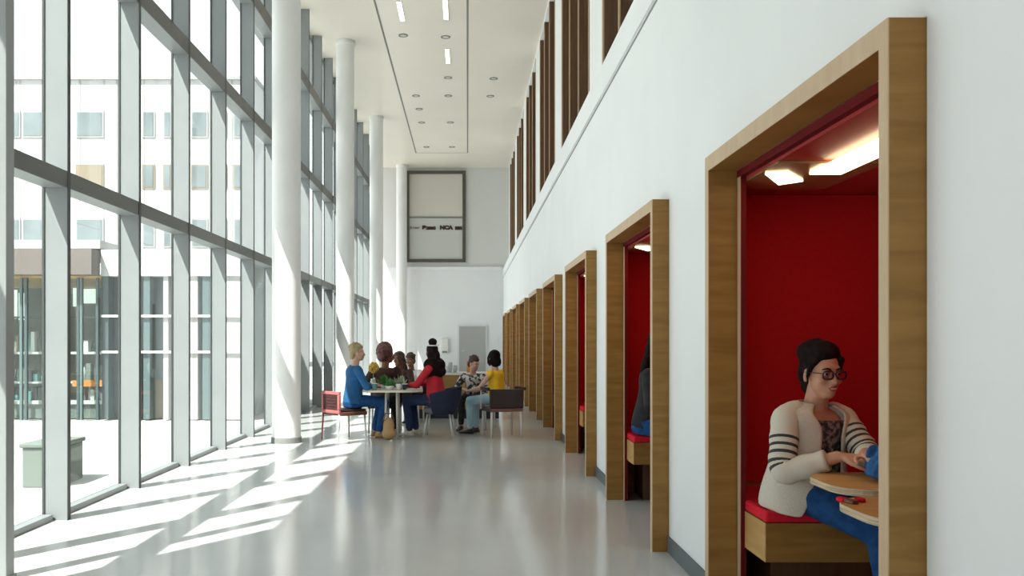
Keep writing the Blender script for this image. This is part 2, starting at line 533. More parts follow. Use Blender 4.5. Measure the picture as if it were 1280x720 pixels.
# steel post just inside the glass, nearest the viewer
b = MB(); b.box(-2.60, -2.507, 5.0, 5.09, 0, HC); b.box(-2.61, -2.497, 4.99, 5.10, 0, 0.02)
tag(b.build('trim_post', M['post'], bevel=0.004), 'slim grey steel post standing just inside the glass nearest the viewer', 'post', kind='structure')
# eave added outside to shade the upper glass
b = MB(); b.box(-4.25, -3.14, YBACK, YEND, 7.45, 7.62); b.box(-3.6, -3.14, YBACK, YEND, 7.3, 7.45)
tag(b.build('shade_eave', M['alu']), 'grey eave added outside above the glass wall for shade', 'eave', kind='structure')

# columns
for k, (Y, cx) in enumerate(((11.87, 358.0), (18.7, 431.5), (25.0, 470.5), (31.8, 502.0))):
    X = (cx - VX) * Y / F
    R = 0.183
    c = empty('column', (X, Y, 0))
    tag(c, 'round white column, %s along the glass wall' % ('nearest, thickest in view', 'second', 'third', 'last, beside the framed panel')[k], 'column', kind='structure')
    b = MB(); b.lathe([(R, 0.07), (R, HC - 0.1)], seg=40); b.build('shaft', M['column'], c, smooth=True)
    b = MB(); b.lathe([(0, 0), (R + 0.012, 0), (R + 0.012, 0.07), (R, 0.075)], seg=40); b.build('base_ring', M['groove'], c)
    b = MB(); b.lathe([(R, HC - 0.1), (R + 0.014, HC - 0.08), (R + 0.014, HC - 0.002), (0, HC - 0.002)], seg=40); b.build('cap', M['column'], c)

# ------------------------------------------------------------------ ceiling grooves and downlights


def ceil_pt(x, y):
    Y = (HC - H) * F / (VY - y)
    return V(((x - VX) * Y / F, Y, HC))


def groove(name, x0, x1, y0, y1, label):
    b = MB(); b.box(x0, x1, y0, y1, HC - 0.004, HC - 0.0005)
    tag(b.build(name, M['groove']), label, 'trim', kind='structure')


yg = ceil_pt(0, 191).y
xl = -(HC - H) / 3.66
groove('trim_4', xl - 0.018, xl + 0.018, YBACK, yg, 'left of the two long dark joints in the ceiling')
groove('trim_5', -0.018, 0.018, YBACK, yg, 'right of the two long dark joints in the ceiling')
groove('trim_6', xl, 0, yg - 0.012, yg + 0.012, 'fine cross joint in the ceiling near the far end')


def downlight(kind):
    t = empty('downlight', (0, 0, HC))
    if kind == 'slot':
        b = MB(); b.box(-0.055, 0.055, -0.52, -0.49, -0.012, 0).box(-0.055, 0.055, 0.49, 0.52, -0.012, 0).box(-0.055, -0.04, -0.49, 0.49, -0.012, 0).box(0.04, 0.055, -0.49, 0.49, -0.012, 0)
        b.build('trim_frame', M['ceiling'], t)
        b = MB(); b.box(-0.039, 0.039, -0.489, 0.489, -0.010, -0.003); b.build('diffuser', M['down'], t)
    else:
        b = MB(); b.lathe([(0.065, -0.001), (0.095, -0.001), (0.095, -0.012), (0.08, -0.014), (0.065, -0.010), (0.065, -0.001)], seg=20)
        b.build('trim_ring', M['groove'], t)
        b = MB(); b.lathe([(0, -0.003), (0.064, -0.003), (0.064, -0.007), (0, -0.007)], seg=20); b.build('diffuser', M['panel1'], t)
    return t


slot0, can0 = None, None
DL = [(557, 12, 'slot'), (559.5, 70, 'slot'), (501, 14, 'slot'),
      (557, 46, 'can'), (560, 97, 'can'), (560.5, 119.5, 'can'), (563, 153, 'can'), (565, 183.5, 'can'),
      (504, 44, 'can'), (520, 119.5, 'can'), (524, 136, 'can'), (527, 153, 'can'), (533, 183.5, 'can'),
      (613, 120, 'can'), (617, 98, 'can')]
nm = {}
for x, y, k in DL:
    if k == 'slot':
        o = slot0 = downlight('slot') if slot0 is None else copy_tree(slot0)
        lab = {(557, 12): 'lit slot downlight, nearer one of the right pair in the ceiling panel', (559.5, 70): 'lit slot downlight, farther one of the right pair in the ceiling panel',
               (501, 14): 'lit slot downlight alone at the left joint of the ceiling'}[(x, y)]
        grp = 'lit slot downlights'
    else:
        o = can0 = downlight('can') if can0 is None else copy_tree(can0)
        row = 'right' if 550 < x < 570 else 'left' if x < 550 else 'outer'
        nm[row] = nm.get(row, 0) + 1
        if row == 'outer':
            lab = 'small round downlight near the timber screens, ' + ('nearer the end wall' if y > 110 else 'nearer the viewer')
        else:
            lab = 'small round grey downlight, %s from the viewer in the %s row of the ceiling panel' % (ORD[nm[row] - 1], row)
        grp = 'small round downlights'
    tag(o, lab, 'downlight', grp)
    p = ceil_pt(x, y)
    o.location = (p.x, p.y, HC - 0.001)

# ------------------------------------------------------------------ timber screens in the upper openings


def screen():
    s = empty('timber_screen', (XU, 0, SZ0))
    for k in range(4):
        y0 = 0.05 + k * 1.05
        b = MB()
        b.box(0.012, 0.17, y0, y0 + 0.09, 0.002, SZ1 - SZ0 - 0.002)
        b.box(0.0, 0.012, y0, y0 + 0.09, 0.002, SZ1 - SZ0 - 0.002, 1)
        b.build('slat', [M['slat'], M['slat_edge']], s)
    return s


s0 = None
k = 0
for i in range(1, 7):
    s = s0 = screen() if s0 is None else copy_tree(s0)
    s.location = (XU, SG0 + i * SGP, SZ0)
    tag(s, 'upright dark timber slats in the upper wall, %s group from the near end' % ORD[i - 1], 'slatted screen', 'timber slat screens along the upper wall')

# ------------------------------------------------------------------ booths


def rounded_slab(b, x0, x1, y0, y1, z0, z1, r, side=1):
    pts = []
    for cx, cy, a0 in ((x1, y1, None), (x0 + r, y1 - r, 90), (x0 + r, y0 + r, 180), (x1, y0, None)):
        if a0 is None:
            pts.append((cx, cy, z0))
        else:
            for k in range(9):
                a = math.radians(a0 + 90 * k / 8)
                pts.append((cx + r * math.cos(a), cy + r * math.sin(a), z0))
    b.prism(pts, (0, 0, z1 - z0), 0, side)


def booth():
    r = empty('booth', (XFR, 0, 0))     # local: x from frame front, y from near outer edge
    fd = 0.136                          # frame depth
    th = 0.055
    def panel(x0, x1, y0, y1, z0, z1, name):
        b = MB()
        b.box(x0 + 0.004, x1, y0, y1, z0, z1)
        b.box(x0, x0 + 0.004, y0, y1, z0, z1, 1)
        return b.build(name, [M['wood'], M['edge']], r)
    panel(0, fd, 0, th, 0, BTOP - 0.07, 'side_panel')
    panel(0, fd, BW - th, BW, 0, BTOP - 0.07, 'side_panel')
    panel(0, fd, 0, BW, BTOP - 0.07, BTOP, 'header')
    # inner lining edges (narrower pale strip behind the frame)
    xi = fd + 0.002
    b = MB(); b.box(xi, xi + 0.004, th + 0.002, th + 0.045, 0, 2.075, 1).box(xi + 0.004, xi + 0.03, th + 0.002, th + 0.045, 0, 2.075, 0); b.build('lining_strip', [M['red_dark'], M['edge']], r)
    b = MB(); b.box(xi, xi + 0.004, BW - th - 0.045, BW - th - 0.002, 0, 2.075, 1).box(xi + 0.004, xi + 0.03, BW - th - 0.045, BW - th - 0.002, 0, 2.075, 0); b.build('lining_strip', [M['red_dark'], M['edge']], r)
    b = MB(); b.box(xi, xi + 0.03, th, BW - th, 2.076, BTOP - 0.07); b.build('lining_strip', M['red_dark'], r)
    # upholstered shell, wider than the opening
    ya, yb, xb = -0.39, BW + 0.36, 1.06
    b = MB(); b.box(xi + 0.03, xb, yb, yb + 0.05, 0.57, 2.06); b.box(xi + 0.03, xb, yb + 0.002, yb + 0.05, 0, 0.57, 1); b.build('end_panel', [M['red'], M['wood']], r)
    b = MB(); b.box(xi + 0.03, xb, ya - 0.05, ya, 0, 2.06); b.build('end_panel', M['red'], r)
    b = MB(); b.box(xb, xb + 0.05, ya - 0.05, yb + 0.05, 0, 2.12); b.build('back_panel', M['red'], r)
    b = MB(); b.box(xi + 0.03, xb, ya - 0.05, yb + 0.05, 2.062, 2.12); b.build('ceiling_panel', M['red_ceiling'], r)
    # front returns closing the shell behind the wall
    b = MB(); b.box(xi + 0.005, xi + 0.03, BW + 0.004, yb + 0.05, 0, 2.12); b.build('front_panel', M['red'], r)
    b = MB(); b.box(xi + 0.005, xi + 0.03, ya - 0.05, -0.004, 0, 2.12); b.build('front_panel', M['red'], r)
    # lights in the ceiling: a long strip and a short skewed one over the bench
    b = MB(); b.prism([(0.17, 1.38, 2.052), (0.62, 1.38, 2.052), (0.62, 2.05, 2.052), (0.17, 2.05, 2.052)], (0, 0, 0.009)); b.build('light_tray', M['tray'], r)
    lx = 1.515 - XFR
    b = MB(); b.box(lx, lx + 0.14, 0.35, 1.58, 2.040, 2.051); b.build('light_strip', M['lamp'], r)
    b = MB(); b.prism([(0.185, 1.60, 2.044), (0.275, 1.565, 2.044), (0.42, 1.78, 2.044), (0.34, 1.88, 2.044)], (0, 0, 0.007)); b.build('light_strip', M['lamp'], r)
    # bench at the far end, bench at the near end
    for (y0, y1) in ((1.525, yb - 0.002), (ya + 0.002, 0.40)):
        bn = MB(); bn.box(0.165, xb - 0.004, y0, y1, 0.335, 0.505, 0); bn.box(0.161, 0.165, y0, y1, 0.335, 0.505, 1)
        be = bn.build('bench', [M['wood'], M['oak_light']], r)
        b = MB(); b.box(0.163, xb - 0.006, y0 + (0.0 if y0 > 1 else 0), y1, 0.506, 0.556); b.build('seat_cushion', M['red_seat'], be, bevel=0.012)
        b = MB(); b.box(0.30, xb - 0.02, (y0 + 0.35) if y0 > 1 else y0, y1 if y0 > 1 else y1 - 0.35, 0.0, 0.334); b.build('bench_plinth', M['slat'], be)
    return r


def booth_table(loc, x0, x1, y0, y1, z, label):
    t = empty('booth_table', loc)
    tag(t, label, 'table')
    b = MB(); rounded_slab(b, x0, x1, y0, y1, z - 0.026, z, 0.17); b.build('tabletop', [M['table'], M['table_edge']], t)
    cx, cy = x1 - 0.24, y0 + 0.17
    b = MB(); b.lathe([(0, 0.0), (0.13, 0.0), (0.13, 0.012), (0.03, 0.025), (0.03, z - 0.04), (0.09, z - 0.027), (0, z - 0.027)], (cx, cy, 0)); b.build('pedestal', M['steel'], t, smooth=True)
    return t


bt0 = None
for i in range(NB):
    bt = bt0 = booth() if bt0 is None else copy_tree(bt0)
    bt.location = (XFR, B0 + i * BP, 0)
    lab = 'oak-framed red booth %s' % ('nearest the viewer, with the woman in the cream cardigan' if i == 0 else 'second along the white wall, with a dark-clad sitter just showing' if i == 1
                                       else 'last along the white wall, beside the far end wall' if i == NB - 1 else '%s along the white wall, counted from the viewer' % ORD[i])
    tag(bt, lab, 'booth', 'oak-framed red booths along the white wall')
for i in range(4):
    dy = i * BP
    if i == 0:
        booth_table((0, dy, 0), 1.385, 2.19, 3.37, 3.86, 0.752, 'far oak-topped booth table under the woman\'s hands')
        booth_table((0, dy, 0), 1.275, 2.19, 2.80, 3.29, 0.745, 'near oak-topped booth table with red scraps on it')

# ------------------------------------------------------------------ people


def arot(axis, ang):
    return Matrix.Rotation(ang, 3, axis)


def ik(a, t, l1, l2, pole):
    a, t = V(a), V(t)
    d = t - a
    L = min(d.length, (l1 + l2) * 0.999)
    d.normalize()
    t = a + d * L
    x = (l1 * l1 - l2 * l2 + L * L) / (2 * L)
    h = math.sqrt(max(l1 * l1 - x * x, 0))
    p = V(pole) - d * V(pole).dot(d)
    p.normalize()
    return a + d * x + p * h, t


def ring(c, r, f, rx, ry, n=24, p=2.3):
    out = []
    for k in range(n):
        a = 2 * math.pi * k / n
        ca, sa = math.cos(a), math.sin(a)
        ca = math.copysign(abs(ca) ** (2 / p), ca)
        sa = math.copysign(abs(sa) ** (2 / p), sa)
        out.append(c + r * rx * ca + f * ry * sa)
    return out


def add_hand(b, w, d, nrm, side, curl=0.5, s=1.0):
    """w wrist, d finger direction, nrm palm normal (out of the palm), side towards the thumb"""
    d = V(d).normalized()
    nrm = (V(nrm) - d * V(nrm).dot(d)).normalized()
    sd = V(side)
    sd = (sd - d * sd.dot(d) - nrm * sd.dot(nrm)).normalized()
    R = [ring(w + d * (t * s), sd, nrm, rx * s, ry * s, 14) for t, rx, ry in ((-0.02, 0.026, 0.02), (0.015, 0.029, 0.018), (0.05, 0.039, 0.016), (0.085, 0.042, 0.013), (0.093, 0.038, 0.009))]
    b.loft(R)
    for off, L, fr in ((0.031, 0.070, 0.0083), (0.0105, 0.080, 0.0088), (-0.0105, 0.075, 0.0084), (-0.030, 0.058, 0.0074)):
        p = w + d * 0.078 * s + sd * off * s
        ang = curl * 0.5
        pts = [p]
        for frac in (0.5, 0.3, 0.22):
            dd = d * math.cos(ang) + nrm * math.sin(ang)
            p = p + dd * L * frac * s
            pts.append(p)
            ang += curl * 0.75
        b.tube(pts, [fr * s, fr * s * 0.98, fr * s * 0.9, fr * s * 0.72], 8)
        for q, rr in zip(pts, (1, 1, 0.92, 0.74)):
            b.ell(q, fr * s * rr, sub=1)
    p = w + d * 0.018 * s + sd * 0.022 * s
    pts = [p]
    for dd, L in (((sd * 0.75 + d * 0.65 + nrm * 0.25), 0.040), ((sd * 0.40 + d * 0.9 + nrm * 0.25), 0.032), ((d + sd * 0.1 + nrm * 0.4), 0.025)):
        p = p + dd.normalized() * L * s
        pts.append(p)
    b.tube(pts, [0.014 * s, 0.011 * s, 0.0098 * s, 0.0078 * s], 8)
    for q, rr in zip(pts, (0.014, 0.011, 0.0098, 0.0078)):
        b.ell(q, rr * s, sub=1)


def person(name, label, loc, yaw, seat=0.45, lean=0.0, side=0.0, twist=0.0, head_yaw=0.0, head_pitch=0.0, wr=None, wl=None, ar=None, al=None,
           skin='skin_l', shirt='navy', trousers='jeans', shoes='blackshoe', hair='short', hairmat='hair_b', sleeve=1.0, voxel=0.011, s=1.0,
           glasses=False, kp_r=(0, -1, 0.6), kp_l=(0, -1, 0.6), elbow_r=(-1, 0.4, -0.6), elbow_l=(1, 0.4, -0.6), cardigan=False, curl=0.6, hand_r=None, hand_l=None, group=None, neck_fwd=0.03, tl=0.47, nk=0.10):
    """seated figure facing local -Y, right hand at -X"""
    root = empty(name, loc, yaw)
    tag(root, label, 'person', group)
    Z = V((0, 0, 1))
    pel = V((0, 0, seat + 0.105 * s))
    u = V((math.sin(side), -math.sin(lean), math.cos(lean))).normalized()
    def frame(a):
        r = arot('Z', a) @ V((1, 0, 0))
        r = (r - u * r.dot(u)).normalized()
        f = u.cross(r) * -1
        f = V((f.x, f.y, f.z))
        if f.y > 0 and abs(a) < 1.5: f = -f
        return r, f
    L = tl * s
    nb = pel + u * (L + 0.035 * s)
    rS, fS = frame(twist)
    shR = pel + u * L * 0.93 - rS * 0.165 * s
    shL = pel + u * L * 0.93 + rS * 0.165 * s
    hipR, hipL = pel + V((-0.085 * s, 0, 0.002)), pel + V((0.085 * s, 0, 0.002))
    ar = V(ar) if ar else V((-0.1 * s, -0.42 * s, 0.09))
    al = V(al) if al else V((0.1 * s, -0.42 * s, 0.09))
    kR, ar = ik(hipR, ar, 0.43 * s, 0.42 * s, kp_r)
    kL, al = ik(hipL, al, 0.43 * s, 0.42 * s, kp_l)
    wr = V(wr) if wr else V((-0.12, -0.33, seat + 0.22))
    wl = V(wl) if wl else V((0.12, -0.33, seat + 0.22))
    eR, wr = ik(shR, wr, 0.28 * s, 0.245 * s, elbow_r)
    eL, wl = ik(shL, wl, 0.28 * s, 0.245 * s, elbow_l)
    hm = arot('Z', head_yaw) @ arot('X', head_pitch)
    hc = nb + u * 0.055 * s + V((0, 0, nk * s)) + (arot('Z', head_yaw) @ V((0, -neck_fwd, 0)))

    def hp(x, y, z):
        return hc + hm @ V((x * s, y * s, z * s))

    def hell(b, c, r, rot=None, sub=3):
        m = hm if rot is None else hm @ rot
        b.ell(hp(*c), tuple(q * s for q in r), m, sub)

    prof = [(-0.10, 0.150, 0.115), (-0.04, 0.170, 0.125), (0.06, 0.165, 0.118), (0.20, 0.142, 0.102), (0.30, 0.135, 0.098), (0.37, 0.148, 0.108), (0.42, 0.155, 0.105), (0.455, 0.135, 0.085), (0.48, 0.085, 0.062), (0.50, 0.05, 0.05)]

    def torso(b, grow=0.0, lo=-9, hi=9):
        R = []
        for t_, rx, ry in prof:
            if lo <= t_ <= hi:
                k = min(max((t_ - 0.1) / 0.35, 0), 1)
                r, f = frame(twist * k)
                R.append(ring(pel + u * t_ * s * (tl / 0.47) + f * (0.0), r, f, rx * s + grow, ry * s + grow))
        b.loft(R)
    # ---- body: one continuous skin surface
    b = MB()
    torso(b, -0.016)
    b.bone(nb - u * 0.05, hp(0, 0.012, -0.06), 0.055 * s, 0.05 * s)
    hell(b, (0, 0.014, 0.035), (0.073, 0.092, 0.083))
    hell(b, (0, -0.026, -0.030), (0.060, 0.062, 0.080))
    hell(b, (0, -0.045, -0.080), (0.036, 0.040, 0.030))
    hell(b, (0, -0.066, 0.028), (0.050, 0.020, 0.022))
    for sx in (-1, 1):
        hell(b, (sx * 0.036, -0.062, -0.022), (0.026, 0.022, 0.022))
        hell(b, (sx * 0.0745, 0.008, -0.012), (0.010, 0.019, 0.031), arot('Z', sx * 0.35), 2)
    b.tube([hp(0, -0.080, 0.012), hp(0, -0.094, -0.012), hp(0, -0.106, -0.030), hp(0, -0.088, -0.036)], [0.009 * s, 0.010 * s, 0.014 * s, 0.010 * s], 10)
    hell(b, (0, -0.082, -0.058), (0.024, 0.012, 0.013))
    for sh, e, w in ((shR, eR, wr), (shL, eL, wl)):
        b.bone(sh, e, 0.042 * s, 0.036 * s)
        b.bone(e, e.lerp(w, 0.35), 0.036 * s, 0.038 * s)
        b.bone(e.lerp(w, 0.35), w, 0.038 * s, 0.026 * s)
    for hnd, (e, w, sg) in (('r', (eR, wr, -1)), ('l', (eL, wl, 1))):
        spec = hand_r if hnd == 'r' else hand_l
        d = (w - e).normalized()
        nrm, sd = V((0, 0, -1)), V((-sg, -0.2, 0.3))
        cl = curl
        if spec:
            d, nrm, sd, cl = V(spec[0]).normalized(), V(spec[1]), V(spec[2]), spec[3]
        add_hand(b, w + d * 0.012, d, nrm, sd, cl, s)
    for h_, k_, a_ in ((hipR, kR, ar), (hipL, kL, al)):
        b.bone(h_, k_, 0.07 * s, 0.048 * s)
        b.bone(k_, k_.lerp(a_, 0.3), 0.048 * s, 0.05 * s)
        b.bone(k_.lerp(a_, 0.3), a_, 0.05 * s, 0.034 * s)
    body = b.build('body', M[skin], root, voxel=min(voxel, 0.0075), smooth_it=2)
    # ---- face parts
    face = body
    for sx in (-1, 1):
        b = MB(); hell(b, (sx * 0.031, -0.0765, 0.006), (0.0125, 0.008, 0.0085), None, 2); ey = b.build('eye', M['eyew'], root, smooth=True)
        b = MB(); hell(b, (sx * 0.031, -0.0835, 0.006), (0.0058, 0.0035, 0.0062), None, 2); b.build('iris', M['iris'], ey, smooth=True)
        b = MB(); b.tube([hp(sx * 0.014, -0.088, 0.026), hp(sx * 0.032, -0.087, 0.031), hp(sx * 0.050, -0.074, 0.025)], [0.0035 * s, 0.0042 * s, 0.002 * s], 6); b.build('eyebrow', M[hairmat], root, smooth=True)
    b = MB()
    hell(b, (0, -0.0925, -0.0515), (0.021, 0.0055, 0.0042), None, 2); hell(b, (0, -0.0905, -0.0645), (0.019, 0.0060, 0.0052), None, 2)
    for sx in (-1, 1):
        b.tube([hp(sx * 0.014, -0.093, -0.0525), hp(sx * 0.0245, -0.086, -0.0545), hp(sx * 0.014, -0.091, -0.0635)], [0.004 * s, 0.0032 * s, 0.0042 * s], 6)
    lp = b.build('lips', M['lip'], root, voxel=0.0025)
    b = MB(); hell(b, (0, -0.0905, -0.0578), (0.018, 0.0052, 0.0042), None, 2); b.build('teeth', M['eyew'], lp, smooth=True)
    # ---- hair
    b = MB()
    if hair == 'updo':          # voluminous dark hair swept up and back
        hell(b, (0, 0.028, 0.052), (0.082, 0.090, 0.083))
        hell(b, (-0.01, -0.010, 0.100), (0.070, 0.072, 0.050))
        hell(b, (-0.035, 0.030, 0.092), (0.062, 0.070, 0.058))
        hell(b, (0.035, 0.020, 0.090), (0.055, 0.070, 0.055))
        hell(b, (0, 0.070, 0.000), (0.068, 0.050, 0.080))
        hell(b, (0, 0.070, -0.060), (0.050, 0.035, 0.050))
        for sx in (-1, 1):
            b.tube([hp(sx * 0.060, -0.050, 0.075), hp(sx * 0.076, -0.025, 0.035), hp(sx * 0.078, -0.012, -0.01), hp(sx * 0.072, -0.004, -0.045)], [0.020 * s, 0.014 * s, 0.009 * s, 0.003 * s], 8)
        for k in range(26):
            a = random.uniform(0, 2 * math.pi); e_ = random.uniform(0.25, 1.4)
            hell(b, (0.075 * math.cos(a) * math.cos(e_), 0.03 + 0.085 * math.sin(a) * math.cos(e_), 0.06 + 0.085 * math.sin(e_)), (0.022, 0.022, 0.018), None, 2)
    elif hair == 'afro':
        hell(b, (0, 0.035, 0.055), (0.125, 0.115, 0.13))
        hell(b, (0, 0.06, -0.02), (0.105, 0.085, 0.09))
        for k in range(60):
            v = V((random.gauss(0, 1), random.gauss(0.4, 1), random.gauss(0.3, 1))).normalized()
            if v.y > -0.55 or v.z > 0.6:
                hell(b, (0.112 * v.x, 0.04 + 0.10 * v.y, 0.05 + 0.12 * v.z), (0.03, 0.03, 0.03), None, 2)
    elif hair == 'long':
        hell(b, (0, 0.030, 0.045), (0.084, 0.092, 0.086))
        hell(b, (0, 0.000, 0.085), (0.070, 0.080, 0.045))
        hell(b, (0, 0.075, -0.05), (0.082, 0.050, 0.10))
        hell(b, (0, 0.090, -0.17), (0.092, 0.045, 0.11))
        hell(b, (0, 0.095, -0.27), (0.075, 0.036, 0.09))
        for sx in (-1, 1):
            b.tube([hp(sx * 0.045, -0.060, 0.075), hp(sx * 0.078, -0.02, 0.02), hp(sx * 0.085, 0.01, -0.07), hp(sx * 0.075, 0.02, -0.16)], [0.018 * s, 0.020 * s, 0.024 * s, 0.012 * s], 8)
    elif hair == 'bun':
        hell(b, (0, 0.030, 0.045), (0.083, 0.092, 0.085))
        hell(b, (0, 0.000, 0.080), (0.068, 0.080, 0.045))
        hell(b, (0, 0.055, 0.150), (0.062, 0.062, 0.055))
        hell(b, (0, 0.075, -0.05), (0.095, 0.065, 0.11))
        hell(b, (0, 0.095, -0.18), (0.165, 0.075, 0.12))
        hell(b, (0, 0.10, -0.27), (0.170, 0.075, 0.10))
    elif hair == 'bob':
        hell(b, (0, 0.030, 0.048), (0.092, 0.100, 0.090))
        hell(b, (0, 0.000, 0.085), (0.074, 0.080, 0.046))
        hell(b, (0, 0.060, -0.04), (0.092, 0.060, 0.095))
        for sx in (-1, 1):
            b.tube([hp(sx * 0.045, -0.060, 0.080), hp(sx * 0.082, -0.02, 0.02), hp(sx * 0.088, 0.005, -0.06), hp(sx * 0.075, 0.02, -0.11)], [0.018 * s, 0.022 * s, 0.026 * s, 0.012 * s], 8)
    else:                        # short crop
        hell(b, (0, 0.028, 0.048), (0.083, 0.092, 0.082))
        hell(b, (0, 0.000, 0.082), (0.070, 0.078, 0.046))
        hell(b, (0, 0.070, -0.02), (0.070, 0.042, 0.07))
        for k in range(22):
            a = random.uniform(0, 2 * math.pi); e_ = random.uniform(0.2, 1.4)
            hell(b, (0.075 * math.cos(a) * math.cos(e_), 0.03 + 0.085 * math.sin(a) * math.cos(e_), 0.055 + 0.08 * math.sin(e_)), (0.024, 0.024, 0.02), None, 2)
    b.build('hair', M[hairmat], root, voxel=0.007, smooth_it=1)
    if hair == 'bun':
        b = MB()
        b.tube([hp(0.09 * math.cos(a), 0.03 + 0.1 * math.sin(a), 0.105 - 0.015 * math.sin(a)) for a in [2 * math.pi * k / 20 for k in range(21)]], 0.009 * s, 8)
        b.build('headband', M['paper'], root, smooth=True)
    # ---- clothes
    b = MB()
    if cardigan:
        torso(b, 0.004, -0.05, 0.43)
        b.build('top', M['top'], root, voxel=0.008, smooth_it=3)
        # open-fronted cardigan: arcs that leave the front open, thickened
        b = MB()
        rows = []
        spec_ = [(-0.155, 0.190, 0.176, 0.72), (-0.10, 0.196, 0.176, 0.62), (0.0, 0.192, 0.162, 0.50), (0.10, 0.180, 0.148, 0.42), (0.20, 0.170, 0.137, 0.36), (0.30, 0.168, 0.132, 0.34), (0.37, 0.170, 0.130, 0.35), (0.415, 0.188, 0.122, 0.40), (0.45, 0.188, 0.108, 0.52), (0.475, 0.155, 0.092, 0.60), (0.492, 0.105, 0.078, 0.66), (0.508, 0.074, 0.068, 0.74)]
        nseg = 34
        for t_, rx, ry, gap in spec_:
            k = min(max((t_ - 0.1) / 0.35, 0), 1)
            r, f = frame(twist * k)
            c = pel + u * t_ * s * (tl / 0.47)
            row = []
            for j in range(nseg + 1):
                a = gap + (2 * math.pi - 2 * gap) * j / nseg     # 0 = front
                q = c + f * ry * s * math.cos(a) + r * rx * s * math.sin(a)
                q += (f * math.cos(a) + r * math.sin(a)) * 0.006 * math.sin(a * 7 + t_ * 20) * (1 if t_ < 0.3 else 0.3)
                row.append(b.bm.verts.new(q))
            rows.append(row)
        for ra, rb in zip(rows, rows[1:]):
            for j in range(nseg):
                b.face([ra[j], ra[j + 1], rb[j + 1], rb[j]])
        cg = b.build('cardigan', M['cardigan'], root, smooth=True, solid=0.012, subsurf=1)
        for sg, sh, e, w in ((-1, shR, eR, wr), (1, shL, eL, wl)):
            b = MB()
            start = sh - rS * sg * 0.085 * s + u * 0.012
            w2 = e.lerp(w, 0.86)
            pts, rad, al_ = [], [], []
            NS = 30
            mid = sh + rS * sg * 0.002 * s - u * 0.010
            L0 = (mid - start).length
            L1, L2 = L0 + (e - mid).length, (w2 - e).length
            for j in range(NS + 1):
                q = j / NS
                dist = q * (L1 + L2)
                # rounded elbow by quadratic blend
                def P(dd):
                    dd = min(max(dd, 0), L1 + L2)
                    if dd < L0:
                        return start.lerp(mid, dd / L0)
                    return mid.lerp(e, (dd - L0) / (L1 - L0)) if dd < L1 else e.lerp(w2, (dd - L1) / L2)
                p_ = (P(dist - 0.04) + P(dist) * 2 + P(dist + 0.04)) / 4
                pts.append(p_)
                rr = 0.0645 - 0.008 * q if q < 0.55 else 0.0615 - 0.038 * (q - 0.55)
                if q < 0.16: rr = 0.050 + 0.085 * q
                rr += 0.0025 * math.sin(q * 40)
                rad.append(rr * s)
                al_.append(q)
            b.tube(pts, rad, 18, along=al_)
            b.build('sleeve', M['sleeve'], cg, smooth=True)
    else:
        torso(b, 0.010, -0.06, 0.485)
        for sh, e, w in ((shR, eR, wr), (shL, eL, wl)):
            b.bone(sh, sh.lerp(e, 1.0 if sleeve > 0 else 0.12), 0.060 * s, 0.050 * s)
            if sleeve >= 1:
                b.bone(e, e.lerp(w, 0.88), 0.050 * s, 0.037 * s)
        b.build('shirt', M[shirt], root, voxel=0.011, smooth_it=3)
    b = MB()
    torso(b, 0.006, -0.2, 0.07)
    for h_, k_, a_ in ((hipR, kR, ar), (hipL, kL, al)):
        b.bone(h_, k_, 0.093 * s, 0.064 * s)
        b.bone(k_, k_.lerp(a_, 0.35), 0.064 * s, 0.060 * s)
        b.bone(k_.lerp(a_, 0.35), k_.lerp(a_, 0.93), 0.060 * s, 0.050 * s)
    b.build('trousers', M[trousers], root, voxel=0.011, smooth_it=3)
    for k_, a_ in ((kR, ar), (kL, al)):
        d = V((k_ - a_).xy.to_3d())
        hd = -d if False else V((0, -1, 0))
        b = MB()
        base = V((a_.x, a_.y, a_.z - 0.085))
        up = V((0, 0, 1)); sd = V((1, 0, 0))
        rings = []
        for t_, w_, h0 in ((-0.055, 0.026, 0.035), (-0.04, 0.036, 0.075), (0.0, 0.037, 0.085), (0.05, 0.039, 0.065), (0.10, 0.045, 0.045), (0.15, 0.042, 0.036), (0.185, 0.026, 0.026)):
            c = base + hd * t_ * s
            rings.append([c + sd * w_ * s * math.cos(q) + up * (h0 * s * (0.5 + 0.5 * math.sin(q))) for q in [2 * math.pi * j / 14 for j in range(14)]])
        b.loft(rings)
        b.build('shoe', M[shoes], root, smooth=True)
    if glasses:
        gl = MB()
        for sx in (-1, 1):
            pts = []
            for j in range(25):
                a = 2 * math.pi * j / 24
                pts.append(hp(sx * 0.033 + 0.026 * math.copysign(abs(math.cos(a)) ** 0.7, math.cos(a)), -0.1015 + 0.006 * abs(math.cos(a)), 0.003 + 0.018 * math.copysign(abs(math.sin(a)) ** 0.7, math.sin(a))))
            gl.tube(pts, 0.0042, 6)
            gl.tube([hp(sx * 0.059, -0.096, 0.010), hp(sx * 0.075, -0.06, 0.010), hp(sx * 0.080, 0.01, 0.006)], 0.0024, 6)
        gl.tube([hp(-0.008, -0.101, 0.008), hp(0, -0.104, 0.010), hp(0.008, -0.101, 0.008)], 0.0024, 6)
        g_ = gl.build('glasses', M['glassframe'], root, smooth=True)
        for sx in (-1, 1):
            b = MB(); hell(b, (sx * 0.033, -0.1, 0.003), (0.025, 0.001, 0.017), None, 2); b.build('lens', M['lens'], g_, smooth=True)
    return root


R_ = math.radians
# the woman in the near booth
wy = R_(24)
WL = V((1.512, 4.125, 0))


def wl_(x, y, z):      # world -> her local frame
    return Matrix.Rotation(-wy, 3, 'Z') @ (V((x, y, z)) - WL)


